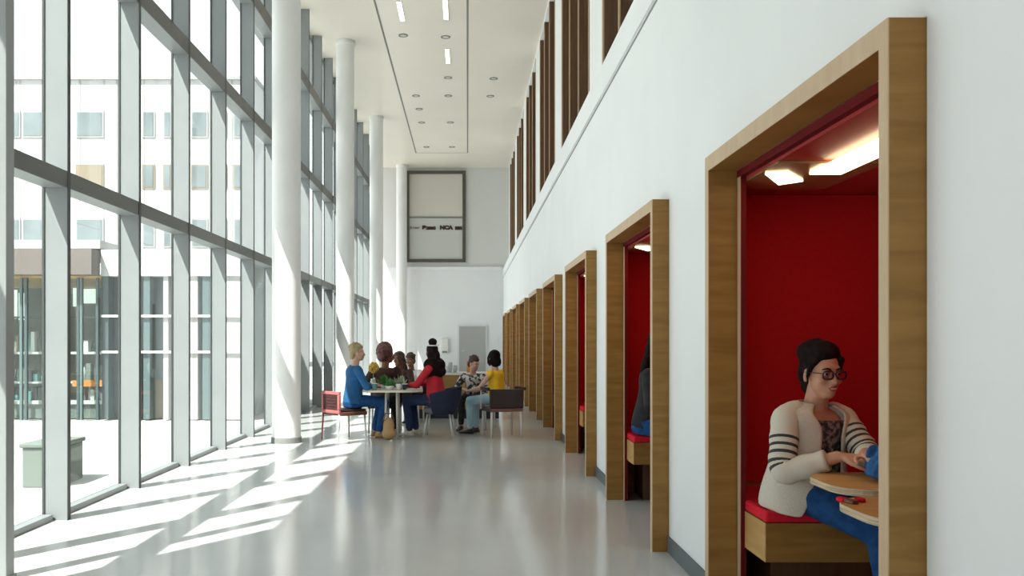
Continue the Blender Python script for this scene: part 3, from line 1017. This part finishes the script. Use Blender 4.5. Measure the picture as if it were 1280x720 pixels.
person('person', 'woman in cream cardigan with striped sleeves, jeans and glasses seated in the nearest red booth', WL, wy, seat=0.556, lean=0.12, side=0.05, twist=R_(0), head_yaw=R_(-10), head_pitch=R_(4), tl=0.352, nk=0.072, s=0.98,
       wr=wl_(*px(1047, 571, 3.82)), wl=wl_(*px(1082, 567, 3.74)),
       elbow_r=(-0.55, 0.15, -1.0), elbow_l=(0.8, 0.1, -0.8),
       ar=wl_(1.77, 3.80, 0.095), al=wl_(1.95, 3.82, 0.095), kp_r=(0.3, -1, 1), kp_l=(0.3, -1, 1),
       skin='skin_w', trousers='jeans', hair='updo', hairmat='hair_b', cardigan=True, glasses=True, voxel=0.0065,
       hand_r=(Matrix.Rotation(-wy, 3, 'Z') @ V((0.85, -0.35, -0.02)), (0.1, 0.2, -1), (0.2, -0.8, 0.4), 0.45),
       hand_l=(Matrix.Rotation(-wy, 3, 'Z') @ V((-0.1, -0.9, 0.0)), (0, 0, -1), (-0.9, 0.1, 0.2), 0.4))

# blue denim cloth by her hands
b = MB()
for k in range(34):
    b.ell((1.645 + random.uniform(-0.055, 0.06), 3.60 + random.uniform(-0.06, 0.06), 0.80 + random.uniform(0.004, 0.055)), (random.uniform(0.02, 0.055), random.uniform(0.012, 0.02), random.uniform(0.03, 0.05)), arot('Z', random.uniform(0, 3)) @ arot('Y', random.uniform(-0.7, 0.7)), 2)
b.ell((1.65, 3.60, 0.786), (0.09, 0.09, 0.03), None, 3)
tag(b.build('denim_cloth', M['denim_cloth'], voxel=0.005, smooth_it=1), 'bunched bright blue denim on the booth table beside the woman\'s hands', 'cloth')
# scraps on the near table
for k, (x, y) in enumerate(((1052 , 626.5), (1064, 629), (1075, 627))):
    p = px(x, y, (H - 0.745) * F / (y - VY))
    b = MB()
    pts = [(p.x + 0.022 * math.cos(a) * random.uniform(0.7, 1.2), p.y + 0.03 * math.sin(a) * random.uniform(0.7, 1.2), 0.7455) for a in [2 * math.pi * j / 9 for j in range(9)]]
    b.prism(pts, (0, 0, 0.012))
    tag(b.build('food_scrap', M['red_seat'] if k != 1 else M['leather'], bevel=0.003), 'small %s scrap on the near booth table' % ('red', 'brown', 'red')[k], 'food scrap', 'small scraps on the near booth table')

# second booth sitter: charcoal top, long dark hair, blue jeans, mostly hidden by the frame
SL = V((1.45, 4.14 + BP, 0))
sy = R_(60)
sl_ = lambda x, y, z: Matrix.Rotation(-sy, 3, 'Z') @ (V((x, y, z)) - SL)
person('person', 'sitter in black top and blue jeans on the red bench of the second booth', SL, sy, seat=0.556, lean=0.15, side=-0.05, head_yaw=R_(10), head_pitch=R_(10), sleeve=0.5, tl=0.42, ar=sl_(1.62, 3.72 + BP, 0.095), al=sl_(1.80, 3.72 + BP, 0.095),
       wr=(-0.14, -0.26, 0.86), wl=(0.12, -0.42, 0.80), skin='skin_l', shirt='black', trousers='jeans', hair='long', hairmat='hair_b', voxel=0.009)

# ------------------------------------------------------------------ chairs


def cushion_box(b, *a):
    b.box(*a)


def open_back_chair(name, label, loc, yaw):
    """faded red chair with slatted open back, thin legs; faces local -Y"""
    r = empty(name, loc, yaw); tag(r, label, 'chair')
    b = MB()
    b.box(-0.21, 0.21, 0.20, 0.235, 0.355, 0.40).box(-0.21, 0.21, 0.20, 0.235, 0.60, 0.645).box(-0.21, -0.165, 0.20, 0.235, 0.40, 0.60).box(0.165, 0.21, 0.20, 0.235, 0.40, 0.60)
    br = b.build('back_frame', M['pinkred'], r, bevel=0.008)
    for k in range(5):
        b = MB(); b.box(-0.166, 0.166, 0.207, 0.226, 0.408 + k * 0.039, 0.435 + k * 0.039); b.build('back_slat', M['maroon'], br)
    b = MB(); b.box(-0.165, 0.165, 0.212, 0.220, 0.401, 0.60); b.build('back_weave', M['maroon'], br)
    b = MB(); b.box(-0.215, 0.215, -0.22, 0.197, 0.325, 0.375); b.build('seat', M['leather'], r, bevel=0.012)
    b = MB(); b.box(-0.205, 0.205, -0.21, 0.195, 0.376, 0.405); b.build('seat_pad', M['dkbrown'], r, bevel=0.012)
    for i, (x, y) in enumerate(((-0.19, 0.215), (0.19, 0.215), (-0.19, -0.19), (0.19, -0.19))):
        top = 0.354 if y > 0 else 0.324
        b = MB(); b.tube([(x, y, top), (x * 1.03, y * 1.08, 0.0)], [0.014, 0.010], 8); b.build('leg', M['pinkred'] if i == 1 else M['steel'], r, smooth=True)
    return r


def shell_chair(name, label, loc, yaw, shell='dkbrown', band='dkbrown2', legs='whiteleg', z0=0.36, z1=0.66, arms=False):
    r = empty(name, loc, yaw); tag(r, label, 'chair')
    b = MB()
    b.box(-0.235, 0.235, 0.20, 0.245, z0 + 0.04, z1); b.build('backrest', M[shell], r, bevel=0.012)
    b = MB(); b.box(-0.23, 0.23, 0.195, 0.247, z0 - 0.005, z0 + 0.039); b.build('back_rail', M[band], r, bevel=0.006)
    b = MB(); b.box(-0.23, 0.23, -0.23, 0.194, z0 - 0.01, z0 + 0.045); b.build('seat', M[shell], r, bevel=0.015)
    for sx in (-1, 1) if arms else ():
        b = MB(); b.box(sx * 0.255 - 0.018, sx * 0.255 + 0.018, -0.16, 0.255, z1 - 0.02, z1 + 0.025); b.build('armrest', M[shell], r, bevel=0.008)
        b = MB(); b.tube([(sx * 0.255, -0.13, z1 - 0.021), (sx * 0.255, -0.13, z0 + 0.02)], 0.012, 8); b.build('arm_post', M[legs], r, smooth=True)
    for x, y in ((-0.205, 0.215), (0.205, 0.215), (-0.205, -0.20), (0.205, -0.20)):
        b = MB(); b.tube([(x, y, z0 - 0.006 if y > 0 else z0 - 0.011), (x * 1.04, y * 1.05, 0)], [0.017, 0.013], 8); b.build('leg', M[legs], r, smooth=True)
    return r


def tub_chair(name, label, loc, yaw):
    r = empty(name, loc, yaw); tag(r, label, 'chair')
    b = MB()
    rows = []
    for z, rr, hgt in ((0.30, 0.16, 0), (0.34, 0.23, 0), (0.42, 0.262, 0), (0.50, 0.285, 0.0), (0.58, 0.305, 0.06), (0.64, 0.315, 0.14)):
        row = []
        for j in range(25):
            a = math.radians(-22 + 224 * j / 24)      # opens to -Y
            back = 0.5 + 0.5 * math.sin(a)
            zz = z + hgt * (back - 0.55)
            row.append(b.bm.verts.new((rr * math.cos(a), rr * math.sin(a) * 0.95, zz)))
        rows.append(row)
    for ra, rb in zip(rows, rows[1:]):
        for j in range(24):
            b.face([ra[j], ra[j + 1], rb[j + 1], rb[j]])
    b.build('shell', M['navy'], r, smooth=True, solid=0.02, subsurf=1)
    b = MB(); b.lathe([(0, 0.315), (0.19, 0.325), (0.225, 0.36), (0.215, 0.40), (0, 0.405)], seg=28); b.build('seat', M['grey'], r, smooth=True)
    for x, y in ((-0.15, 0.15), (0.15, 0.15), (-0.15, -0.15), (0.15, -0.15)):
        b = MB(); b.tube([(x, y, 0.32), (x * 1.35, y * 1.35, 0)], [0.014, 0.010], 8); b.build('leg', M['steel'], r, smooth=True)
    return r


GY = 12.4       # depth of the group table


def gp(x, Y=GY):
    return (x - VX) * Y / F


# positions
A_yaw, A_loc = R_(112), V((gp(441, 12.35), 12.35, 0))
open_back_chair('chair', 'faded red open-backed chair under the person in blue', A_loc + V((-0.10, -0.06, 0)), R_(132))
person('person', 'person in bright blue jacket and jeans seated side-on in the faded red chair', A_loc, A_yaw, seat=0.407, ar=(-0.1, -0.335, 0.09), al=(0.1, -0.335, 0.09), lean=0.06, head_yaw=R_(-8),
       wr=(-0.08, -0.26, 0.71), wl=(0.03, -0.27, 0.715), skin='skin_l', shirt='bluecloth', trousers='jeans', shoes='tanshoe', hair='short', hairmat='hair_g', s=0.97)
F_loc, F_yaw = V((gp(546, 12.55), 12.55, 0)), R_(-112)
tub_chair('chair', 'navy tub chair with thin metal legs under the person in red', F_loc + V((0.04, 0.0, 0)), R_(-95))
person('person', 'person in red shirt with black bun and pale headband seated in the navy tub chair', F_loc, F_yaw, seat=0.407, ar=(-0.1, -0.36, 0.09), al=(0.1, -0.36, 0.09), lean=0.12, head_yaw=R_(-45), head_pitch=R_(6),
       wr=(-0.12, -0.36, 0.71), wl=(0.10, -0.36, 0.71), skin='skin_d', shirt='redcloth', trousers='darkjeans', shoes='whiteshoe', hair='bun', hairmat='hair_b', s=0.97)
G_loc, G_yaw = V((gp(625, 12.75), 12.75, 0)), R_(-148)
shell_chair('chair', 'dark brown armchair with pale legs under the person in yellow', V((gp(627, 12.6), 12.6, 0)), R_(-165), arms=True)
person('person', 'person in bright yellow top and light blue jeans seated in the dark brown armchair', G_loc + V((-0.03, 0.08, 0)), R_(-118), seat=0.408, tl=0.415, lean=0.10, head_yaw=R_(-45), head_pitch=R_(8),
       wr=(-0.15, -0.33, 0.62), wl=(0.15, -0.33, 0.62), skin='skin_l', shirt='yellow', trousers='lightblue', shoes='blackshoe', hair='bob', hairmat='hair_b', sleeve=0, s=0.92)
H_loc = V((gp(594, 13.75), 13.75, 0))
shell_chair('chair', 'grey chair under the person in the black and white jacket', H_loc + V((0.02, 0.06, 0)), R_(-20), 'tumbler', 'tumbler', 'whiteleg')
person('person', 'person in black and white patterned jacket leaning beside the person in yellow', H_loc, R_(-20), seat=0.408, tl=0.365, lean=0.30, head_yaw=R_(65), head_pitch=R_(20),
       wr=(-0.10, -0.30, 0.60), wl=(0.12, -0.30, 0.60), skin='skin_l', shirt='patterned', trousers='black', shoes='blackshoe', hair='short', hairmat='hair_br', s=0.88)
B_loc = V((gp(481, 13.2), 13.2, 0))
shell_chair('chair', 'brown chair behind the table under the person with big auburn hair', B_loc + V((0, 0.06, 0)), R_(0))
person('person', 'person with big rounded auburn hair and dark brown top facing across the table', B_loc, R_(12), seat=0.408, ar=(-0.1, -0.30, 0.09), al=(0.1, -0.30, 0.09), tl=0.405, lean=0.06, head_yaw=R_(85), head_pitch=R_(4),
       wr=(-0.12, -0.24, 0.70), wl=(0.10, -0.24, 0.70), skin='skin_d', shirt='brown', trousers='black', shoes='whiteshoe', hair='afro', hairmat='hair_r')
C_loc = V((gp(502, 14.2), 14.2, 0))
shell_chair('chair', 'brown chair behind the table under the long-haired person in brown', C_loc + V((0.0, 0.06, 0)), R_(-10))
person('person', 'long-haired person in dark brown top seated behind the table', C_loc, R_(-18), seat=0.408, tl=0.38, lean=0.14, head_yaw=R_(-20), head_pitch=R_(8),
       wr=(-0.12, -0.36, 0.66), wl=(0.10, -0.36, 0.66), skin='skin_d', shirt='brown', trousers='black', shoes='blackshoe', hair='long', hairmat='hair_br', s=0.93)
D_loc = V((gp(517, 15.02), 15.02, 0))
shell_chair('chair', 'brown chair behind the table under the person in pale top', D_loc + V((0.0, 0.06, 0)), R_(-10))
person('person', 'person in pale top and dark hair, farthest behind the table', D_loc, R_(-25), seat=0.408, tl=0.38, lean=0.20, head_yaw=R_(0), head_pitch=R_(10),
       wr=(-0.12, -0.36, 0.66), wl=(0.10, -0.36, 0.66), skin='skin_d', shirt='white', trousers='black', shoes='blackshoe', hair='short', hairmat='hair_br', s=0.88)

# ------------------------------------------------------------------ group table and what lies on it
TZ = 0.655
tx0, tx1 = gp(453), gp(527)
t = empty('table', ((tx0 + tx1) / 2, GY + 0.08, 0)); tag(t, 'cream-topped table with pale bent legs in the middle of the seated group', 'table')
hw = (tx1 - tx0) / 2
b = MB()
pts = []
for a in range(48):
    q = 2 * math.pi * a / 48
    c_, s_ = math.cos(q), math.sin(q)
    pts.append((hw * math.copysign(abs(c_) ** 0.5, c_), 0.34 * math.copysign(abs(s_) ** 0.5, s_), TZ - 0.028))
b.prism(pts, (0, 0, 0.028)); b.build('tabletop', M['tabletop'], t, bevel=0.004)
for x in (-1, 1):
    for yy in (-1, 1):
        b = MB(); b.tube([(x * hw * 0.18, yy * 0.14, TZ - 0.03), (x * hw * 0.19, yy * 0.16, 0.4), (x * hw * 0.21, yy * 0.19, 0.0)], [0.017, 0.016, 0.014], 8); b.build('leg', M['whiteleg'], t, smooth=True)
tc = V(((tx0 + tx1) / 2, GY + 0.08, TZ))


def leafy(name, label, x, y, m, pot, h=0.10, n_=26, spread=0.10, group=None):
    r = empty(name, (x, y, TZ + 0.001)); tag(r, label, 'plant', group)
    b = MB(); b.lathe([(0, 0), (0.045, 0), (0.06, 0.03), (0.065, 0.055), (0.055, 0.052), (0, 0.045)], seg=18); b.build('bowl', M[pot], r, smooth=True)
    b = MB()
    for k in range(n_):
        a = random.uniform(0, 2 * math.pi); el = random.uniform(0.1, 1.4)
        d = V((math.cos(a) * math.cos(el), math.sin(a) * math.cos(el), math.sin(el)))
        Ln = random.uniform(0.6, 1.0) * spread
        c = V((0, 0, 0.05)) + d * Ln
        sd = d.cross(V((0, 0, 1))).normalized() * 0.026
        nn = d.cross(sd).normalized() * 0.006
        base = V((0, 0, 0.045)) + d * 0.01
        vs = [b.bm.verts.new(p_) for p_ in (base, c * 0.6 + base * 0.4 + sd + nn, c + V((0, 0, h * 0.15)), c * 0.6 + base * 0.4 - sd + nn)]
        vs2 = b.bm.verts.new(c * 0.6 + base * 0.4 - nn)
        b.face([vs[0], vs[1], vs2]); b.face([vs[1], vs[2], vs2]); b.face([vs[2], vs[3], vs2]); b.face([vs[3], vs[0], vs2])
    b.build('foliage', M[m], r)
    return r


leafy('potted_plant', 'leafy green bunch in white bowl on the group table by the blue jacket', gp(479), GY + 0.25, 'leaf', 'ceramic', n_=60, spread=0.15)
leafy('potted_plant', 'small leafy green bunch in white bowl mid-table beside the taller one', gp(488), GY - 0.10, 'leaf', 'ceramic', n_=40, spread=0.12)
leafy('potted_plant', 'pale leafy bunch in white bowl toward the red shirt on the group table', gp(499), GY + 0.16, 'leafpale', 'ceramic', n_=46, spread=0.14)
# yellow flower ball in a vase
r = empty('flower_vase', (gp(463), GY + 0.36, TZ + 0.001)); tag(r, 'white vase with a round yellow flower head on the group table', 'vase')
b = MB(); b.lathe([(0, 0), (0.04, 0), (0.05, 0.05), (0.03, 0.11), (0.035, 0.13), (0.025, 0.125), (0, 0.12)], seg=18); b.build('vase', M['ceramic'], r, smooth=True)
b = MB(); b.tube([(0, 0, 0.10), (0.005, 0, 0.22)], 0.006, 6); b.build('stem', M['leaf'], r)
b = MB(); b.ell((0.005, 0, 0.285), 0.062)
for k in range(70):
    v = V((random.gauss(0, 1), random.gauss(0, 1), random.gauss(0, 1))).normalized()
    b.ell(V((0.005, 0, 0.285)) + v * 0.066, 0.017, sub=1)
b.build('flower_head', M['petal'], r, smooth=True)


def cup(label, x, y, m, h=0.085, group='cups on the group table'):
    c = empty('cup', (x, y, TZ + 0.001)); tag(c, label, 'cup', group)
    b = MB(); b.lathe([(0, 0), (0.028, 0), (0.038, h), (0.034, h), (0.026, 0.008), (0, 0.008)], seg=18); b.build('cup_body', M[m], c, smooth=True)
    b = MB(); b.lathe([(0, h), (0.040, h), (0.040, h + 0.008), (0, h + 0.010)], seg=18); b.build('lid', M['ceramic'] if m != 'ceramic' else M['dark'], c)


cup('teal cup with white lid at the blue jacket\'s end of the group table', gp(470), GY - 0.21, 'greencup')
cup('white cup with dark lid between the leafy bunches on the group table', gp(499.5), GY - 0.14, 'ceramic')
cup('dark cup with white lid in front of the red shirt on the group table', gp(507), GY - 0.12, 'dark', 0.075)
b = MB(); b.lathe([(0, 0.004), (0.05, 0.004), (0.085, 0.016), (0.088, 0.013), (0.052, 0.0), (0, 0.0)], (gp(516), GY - 0.17, TZ + 0.001), seg=28)
tag(b.build('plate', M['ceramic'], smooth=True), 'white plate near the red shirt on the group table', 'plate')
b = MB(); b.obox((gp(494), GY + 0.33, TZ + 0.004), V((0.07, 0.02, 0)), V((-0.02, 0.09, 0)), V((0, 0, 0.003)))
tag(b.build('notebook', M['paper']), 'pale sheet of paper at the far side of the group table', 'paper')
# bag under the table, tan
b = MB()
b.ell((gp(487, 12.24), 12.24, 0.19), (0.075, 0.06, 0.12))
b.ell((gp(487, 12.24), 12.23, 0.085), (0.09, 0.075, 0.08))
bag = tag(b.build('bag', M['tanshoe'], voxel=0.012, smooth_it=4), 'slumped tan bag on the floor under the group table', 'bag')
b = MB(); b.tube([(gp(487, 12.24) - 0.07, 12.21, 0.26), (gp(487, 12.24) - 0.04, 12.19, 0.36), (gp(487, 12.24) + 0.04, 12.19, 0.36), (gp(487, 12.24) + 0.07, 12.21, 0.26)], 0.009, 8); b.build('handle', M['leather'], bag, smooth=True)

bag.location.y -= 0.13

# ------------------------------------------------------------------ counter
CY = 15.5
c0, c1 = (520 - VX) * CY / F, (626 - VX) * CY / F
zc = px(0, 466, CY).z
t = empty('counter', ((c0 + c1) / 2, CY, 0)); tag(t, 'oak-fronted counter with pale worktop and dark plinth behind the seated group', 'counter')
w = (c1 - c0) / 2
b = MB(); b.box(-w, w, 0.0, 0.6, 0.16, zc - 0.04); b.build('body', M['counterwood'], t)
b = MB(); b.box(-w - 0.03, w + 0.0, -0.03, 0.63, zc - 0.039, zc); b.build('worktop', M['ceramic'], t, bevel=0.004)
b = MB(); b.box(-w + 0.03, w - 0.03, 0.05, 0.57, 0, 0.159); b.build('plinth', M['dark'], t)
for k, (x, h_, m_, lab) in enumerate(((551, 0.13, 'tumbler', 'grey tumbler nearest the red shirt on the counter'), (557.5, 0.11, 'ceramic', 'short white jar on the counter'), (563, 0.17, 'tumbler', 'tall grey pitcher on the counter'), (569, 0.12, 'tumbler', 'grey tumbler beside the pitcher on the counter'))):
    cx_ = (x - VX) * (CY + 0.2) / F
    b = MB(); b.lathe([(0, 0), (0.03, 0), (0.037, h_ * 0.5), (0.034, h_), (0.028, h_), (0.03, h_ * 0.5), (0, 0.01)], (cx_, CY + 0.2, zc + 0.001), seg=18)
    tag(b.build(('tumbler', 'jar', 'pitcher', 'tumbler')[k], M[m_], smooth=True), lab, 'tableware')
b = MB(); b.box((583.5 - VX) * (CY + 0.15) / F, (592 - VX) * (CY + 0.15) / F, CY + 0.1, CY + 0.2, zc + 0.001, zc + 0.20)
tag(b.build('carton', M['orange'], bevel=0.006), 'orange carton at the end of the counter', 'carton')
# dispenser on the end wall
p = px(556, 433, YEND)
t = empty('wall_mounted_dispenser', (p.x, YEND - 0.03, p.z)); tag(t, 'white wall-mounted dispenser beside the grey door', 'dispenser')
b = MB(); b.box(-0.13, 0.13, -0.14, -0.002, -0.25, 0.27); b.build('casing', M['ceramic'], t, bevel=0.03)
b = MB(); b.box(-0.09, 0.09, -0.15, -0.141, -0.22, -0.16); b.build('slot', M['groove'], t)

# ------------------------------------------------------------------ outside
b = MB(); b.box(-70, -3.16, -30, 60, -0.3, -0.02)
tag(b.build('ground_paving', M['paleconc']), 'pale sunlit paving outside the glass wall', 'paving', kind='structure')
# far white office building
BY = 45.0
t = empty('office_building', (0, BY, 0)); tag(t, 'long white clad office building across the courtyard', 'building')
zt = px(0, 100, BY).z
xr = (318 - VX) * BY / F
b = MB(); b.box(-60, xr, 0, 10, -0.02, zt); b.build('wall', M['facade'], t)
b = MB(); b.box(-60.2, xr + 0.1, -0.15, 10, zt, zt + 0.15); b.build('parapet', M['facade_line'], t)
for yy in (140, 172, 207, 237, 274, 309):
    z_ = px(0, yy, BY).z
for xx in (20, 25, 53, 100, 130, 146, 180, 214, 236, 262, 290):
    x_ = (xx - VX) * BY / F
    b = MB(); b.box(x_ - 0.04, x_ + 0.04, -0.02, 0, 3, zt); b.build('cladding_joint', M['facade_line'], t)
for (ya_, yb_) in ((141, 170), (208, 234), (275, 307)):
    for (xa, xb_) in ((-60, -35), (-25, 0), (6, 24), (30, 52), (97, 128), (152, 163), (180, 192), (206, 213), (241, 258), (268, 282), (294, 306)):
        if ya_ == 208 and xa in (-60, -25, 6, 30): continue
        wx0, wx1 = (xa - VX) * BY / F, (xb_ - VX) * BY / F
        z0_, z1_ = px(0, yb_, BY).z, px(0, ya_, BY).z
        b = MB(); b.box(wx0 - 0.08, wx1 + 0.08, -0.06, 0, z0_ - 0.08, z1_ + 0.08); wf = b.build('window_frame', M['facade_line'] if ya_ != 208 else M['tan'], t)
        b = MB(); b.box(wx0, wx1, -0.08, -0.061, z0_, z1_); b.build('pane', M['extglass'] if ya_ != 208 or xa > 150 else M['tan'], wf)

# shop pavilion with canopy
PY = 15.3
ex = lambda x, Y=PY: (x - VX) * Y / F
ez = lambda y, Y=PY: H + (VY - y) * Y / F
t = empty('pavilion', (0, PY, 0)); tag(t, 'low glazed pavilion with brown canopy and stocked shelves across the paving', 'pavilion')
xL, xR = -12.0, ex(125)
b = MB(); b.box(xL, xR, 0.0, 3.0, ez(309) - 0.02, ez(309) + 0.12); b.build('roof', M['facade'], t)
b = MB(); b.box(xL, xR, -0.35, 0.0, ez(343, PY - 0.35), ez(311, PY - 0.35)); b.build('canopy', M['canopy'], t)
b = MB(); b.box(xL, xR, 0.0, 3.0, ez(343) - 0.06, ez(343)); b.build('soffit', M['canopy_under'], t)
b = MB(); b.box(xL, ex(124.5), 2.9, 3.0, 0, ez(343) - 0.06); b.build('back_wall', M['shopdark'], t)
for k, xx in enumerate((-4, 14, 28, 34, 58, 99, 103, 123)):
    b = MB(); b.box(ex(xx) - 0.02, ex(xx) + 0.02, -0.06, 0, 0, ez(343) - 0.06); b.build('post', M['extglass_dark'] if k % 2 else M['teal'], t)
for yy, m_, th_ in ((395, 'teal', 0.02), (440, 'shelfwhite', 0.04), (478, 'shelfwhite', 0.03), (502, 'shelfwhite', 0.06), (478.001, 'shelfwhite', 0.03)):
    if yy == 478.001: continue
    b = MB(); b.box(xL, ex(124.5), 0.25, 0.65, ez(yy) - th_, ez(yy)); b.build('shelf', M[m_], t)
b = MB(); b.box(ex(84), ex(122), 0.2, 0.24, ez(484), ez(476)); b.build('orange_board', M['orange'], t)
b = MB(); b.box(xL, ex(124.5), 0.3, 0.34, 0, ez(505)); b.build('counter_front', M['shopdark'], t)
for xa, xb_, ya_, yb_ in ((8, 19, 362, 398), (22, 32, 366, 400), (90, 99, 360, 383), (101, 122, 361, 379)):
    b = MB(); b.box(ex(xa, PY + 2.8), ex(xb_, PY + 2.8), 2.84, 2.89, ez(yb_, PY + 2.8), ez(ya_, PY + 2.8)); b.build('glowing_rear_window', M['rear_glow'], t)  # solid panes that glow in place of daylight behind them
b = MB(); b.box(xL, ex(125), -0.03, -0.02, 0, ez(343) - 0.06); b.build('pane', M['glass'], t)
# goods on its shelves
pal = ['ceramic', 'tumbler', 'tan', 'block', 'dark', 'greencup', 'canopy', 'orange', 'shelfwhite']
for yy in (440, 478, 502):
    for (xs, xe) in ((-12, 54), (86, 118)):
        x_ = xs
        while x_ < xe:
            wpx = random.uniform(2.5, 7)
            hpx = random.uniform(8, 26 if yy != 502 else 18)
            m_ = random.choice(pal)
            zb = ez(yy) + 0.001
            if random.random() < 0.5:
                b = MB(); b.box(ex(x_), ex(x_ + wpx), PY + 0.3, PY + 0.5, zb, zb + hpx * PY / F)
                tag(b.build('box', M[m_], bevel=0.004), 'small box of goods on the pavilion shelves seen through the glass', 'box', 'boxes on the pavilion shelves')
            else:
                rr = wpx * PY / F / 2
                hh_ = hpx * PY / F
                b = MB(); b.lathe([(0, 0), (rr, 0), (rr, hh_ * 0.6), (rr * 0.45, hh_ * 0.78), (rr * 0.45, hh_), (0, hh_)], (ex(x_ + wpx / 2), PY + 0.4, zb), seg=14)
                tag(b.build('bottle', M[m_], smooth=True), 'small bottle on the pavilion shelves seen through the glass', 'bottle', 'bottles on the pavilion shelves')
            x_ += wpx + random.uniform(0.6, 2.5)
# glazed white annex beside the pavilion
t = empty('annex', (0, PY, 0)); tag(t, 'white annex with pale glazing and tan panels beside the pavilion', 'building')
xA, xB = ex(126), -3.75
b = MB(); b.box(xA, xB, 0.0, 4.0, ez(345), ez(312)); b.build('upper_wall', M['facade'], t)
b = MB(); b.box(xA, xB, 0.35, 4.0, 0, ez(345)); b.build('inner_wall', M['extglass'], t)
for xa, xb_, m_ in ((126, 134, 'extglass_dark'), (150, 172, 'facade'), (178, 186, 'teal'), (203, 209, 'facade'), (221, 232, 'facade'), (236, 246, 'facade'), (252, 262, 'teal'), (262, 310, 'facade')):
    b = MB(); b.box(ex(xa), ex(xb_), 0.05, 0.30, 0, ez(345)); b.build('pier', M[m_], t)
for yy in (395, 440):
    b = MB(); b.box(xA, xB, 0.0, 0.045, ez(yy + 1.5), ez(yy - 1.5)); b.build('rail', M['facade'], t)
for xa, xb_ in ((180, 201), (240, 259)):
    b = MB(); b.box(ex(xa), ex(xb_), 0.305, 0.34, 0, ez(476)); b.build('lower_panel', M['tan'], t)
# stone block seat outside near glass
p = px(30, 605, 8.2)
t_ = MB(); t_.box(-4.02, -3.72, 8.3, 8.9, -0.02, 0.34).box(-4.04, -3.70, 8.28, 8.92, 0.341, 0.38)
tag(t_.build('stone_bench', M['block'], bevel=0.01), 'low grey-green stone block outside the glass near the viewer', 'stone block')

# ------------------------------------------------------------------ light
w = bpy.data.worlds.new('sky')
SC.world = w
w.use_nodes = True
N, L = w.node_tree.nodes, w.node_tree.links
bg = N['Background']
tc_ = N.new('ShaderNodeTexCoord')
sp = N.new('ShaderNodeSeparateXYZ')
rp = N.new('ShaderNodeValToRGB')
rp.color_ramp.elements[0].position = 0.0
rp.color_ramp.elements[0].color = (1.0, 0.985, 0.965, 1)
rp.color_ramp.elements[1].position = 0.9
rp.color_ramp.elements[1].color = (0.80, 0.90, 1.0, 1)
L.new(tc_.outputs['Generated'], sp.inputs[0])
L.new(sp.outputs['Z'], rp.inputs['Fac'])
L.new(rp.outputs['Color'], bg.inputs['Color'])
bg.inputs['Strength'].default_value = 1.15

sun = bpy.data.lights.new('sun', 'SUN')
sun.energy = 9.0
sun.angle = R_(0.6)
sun.color = (1.0, 0.96, 0.90)
so = bpy.data.objects.new('sun', sun)
COL.objects.link(so)
so.rotation_euler = V((0.56, 0.83, -1.40)).to_track_quat('-Z', 'Y').to_euler()

# ------------------------------------------------------------------ camera
cam = bpy.data.cameras.new('camera')
cam.sensor_width = 36.0
cam.lens = F / 1280 * 36.0
cam.shift_x = (640 - VX) / 1280
cam.shift_y = (VY - 360) / 1280
cam.clip_start = 0.05
cam.clip_end = 300
co = bpy.data.objects.new('camera', cam)
COL.objects.link(co)
co.location = (0, 0, H)
co.rotation_euler = (math.pi / 2, 0, 0)
SC.camera = co
SC.view_settings.view_transform = 'Standard'
SC.view_settings.look = 'None'
SC.view_settings.gamma = 1.0
SC.view_settings.use_curve_mapping = False
SC.view_settings.exposure = 0.6
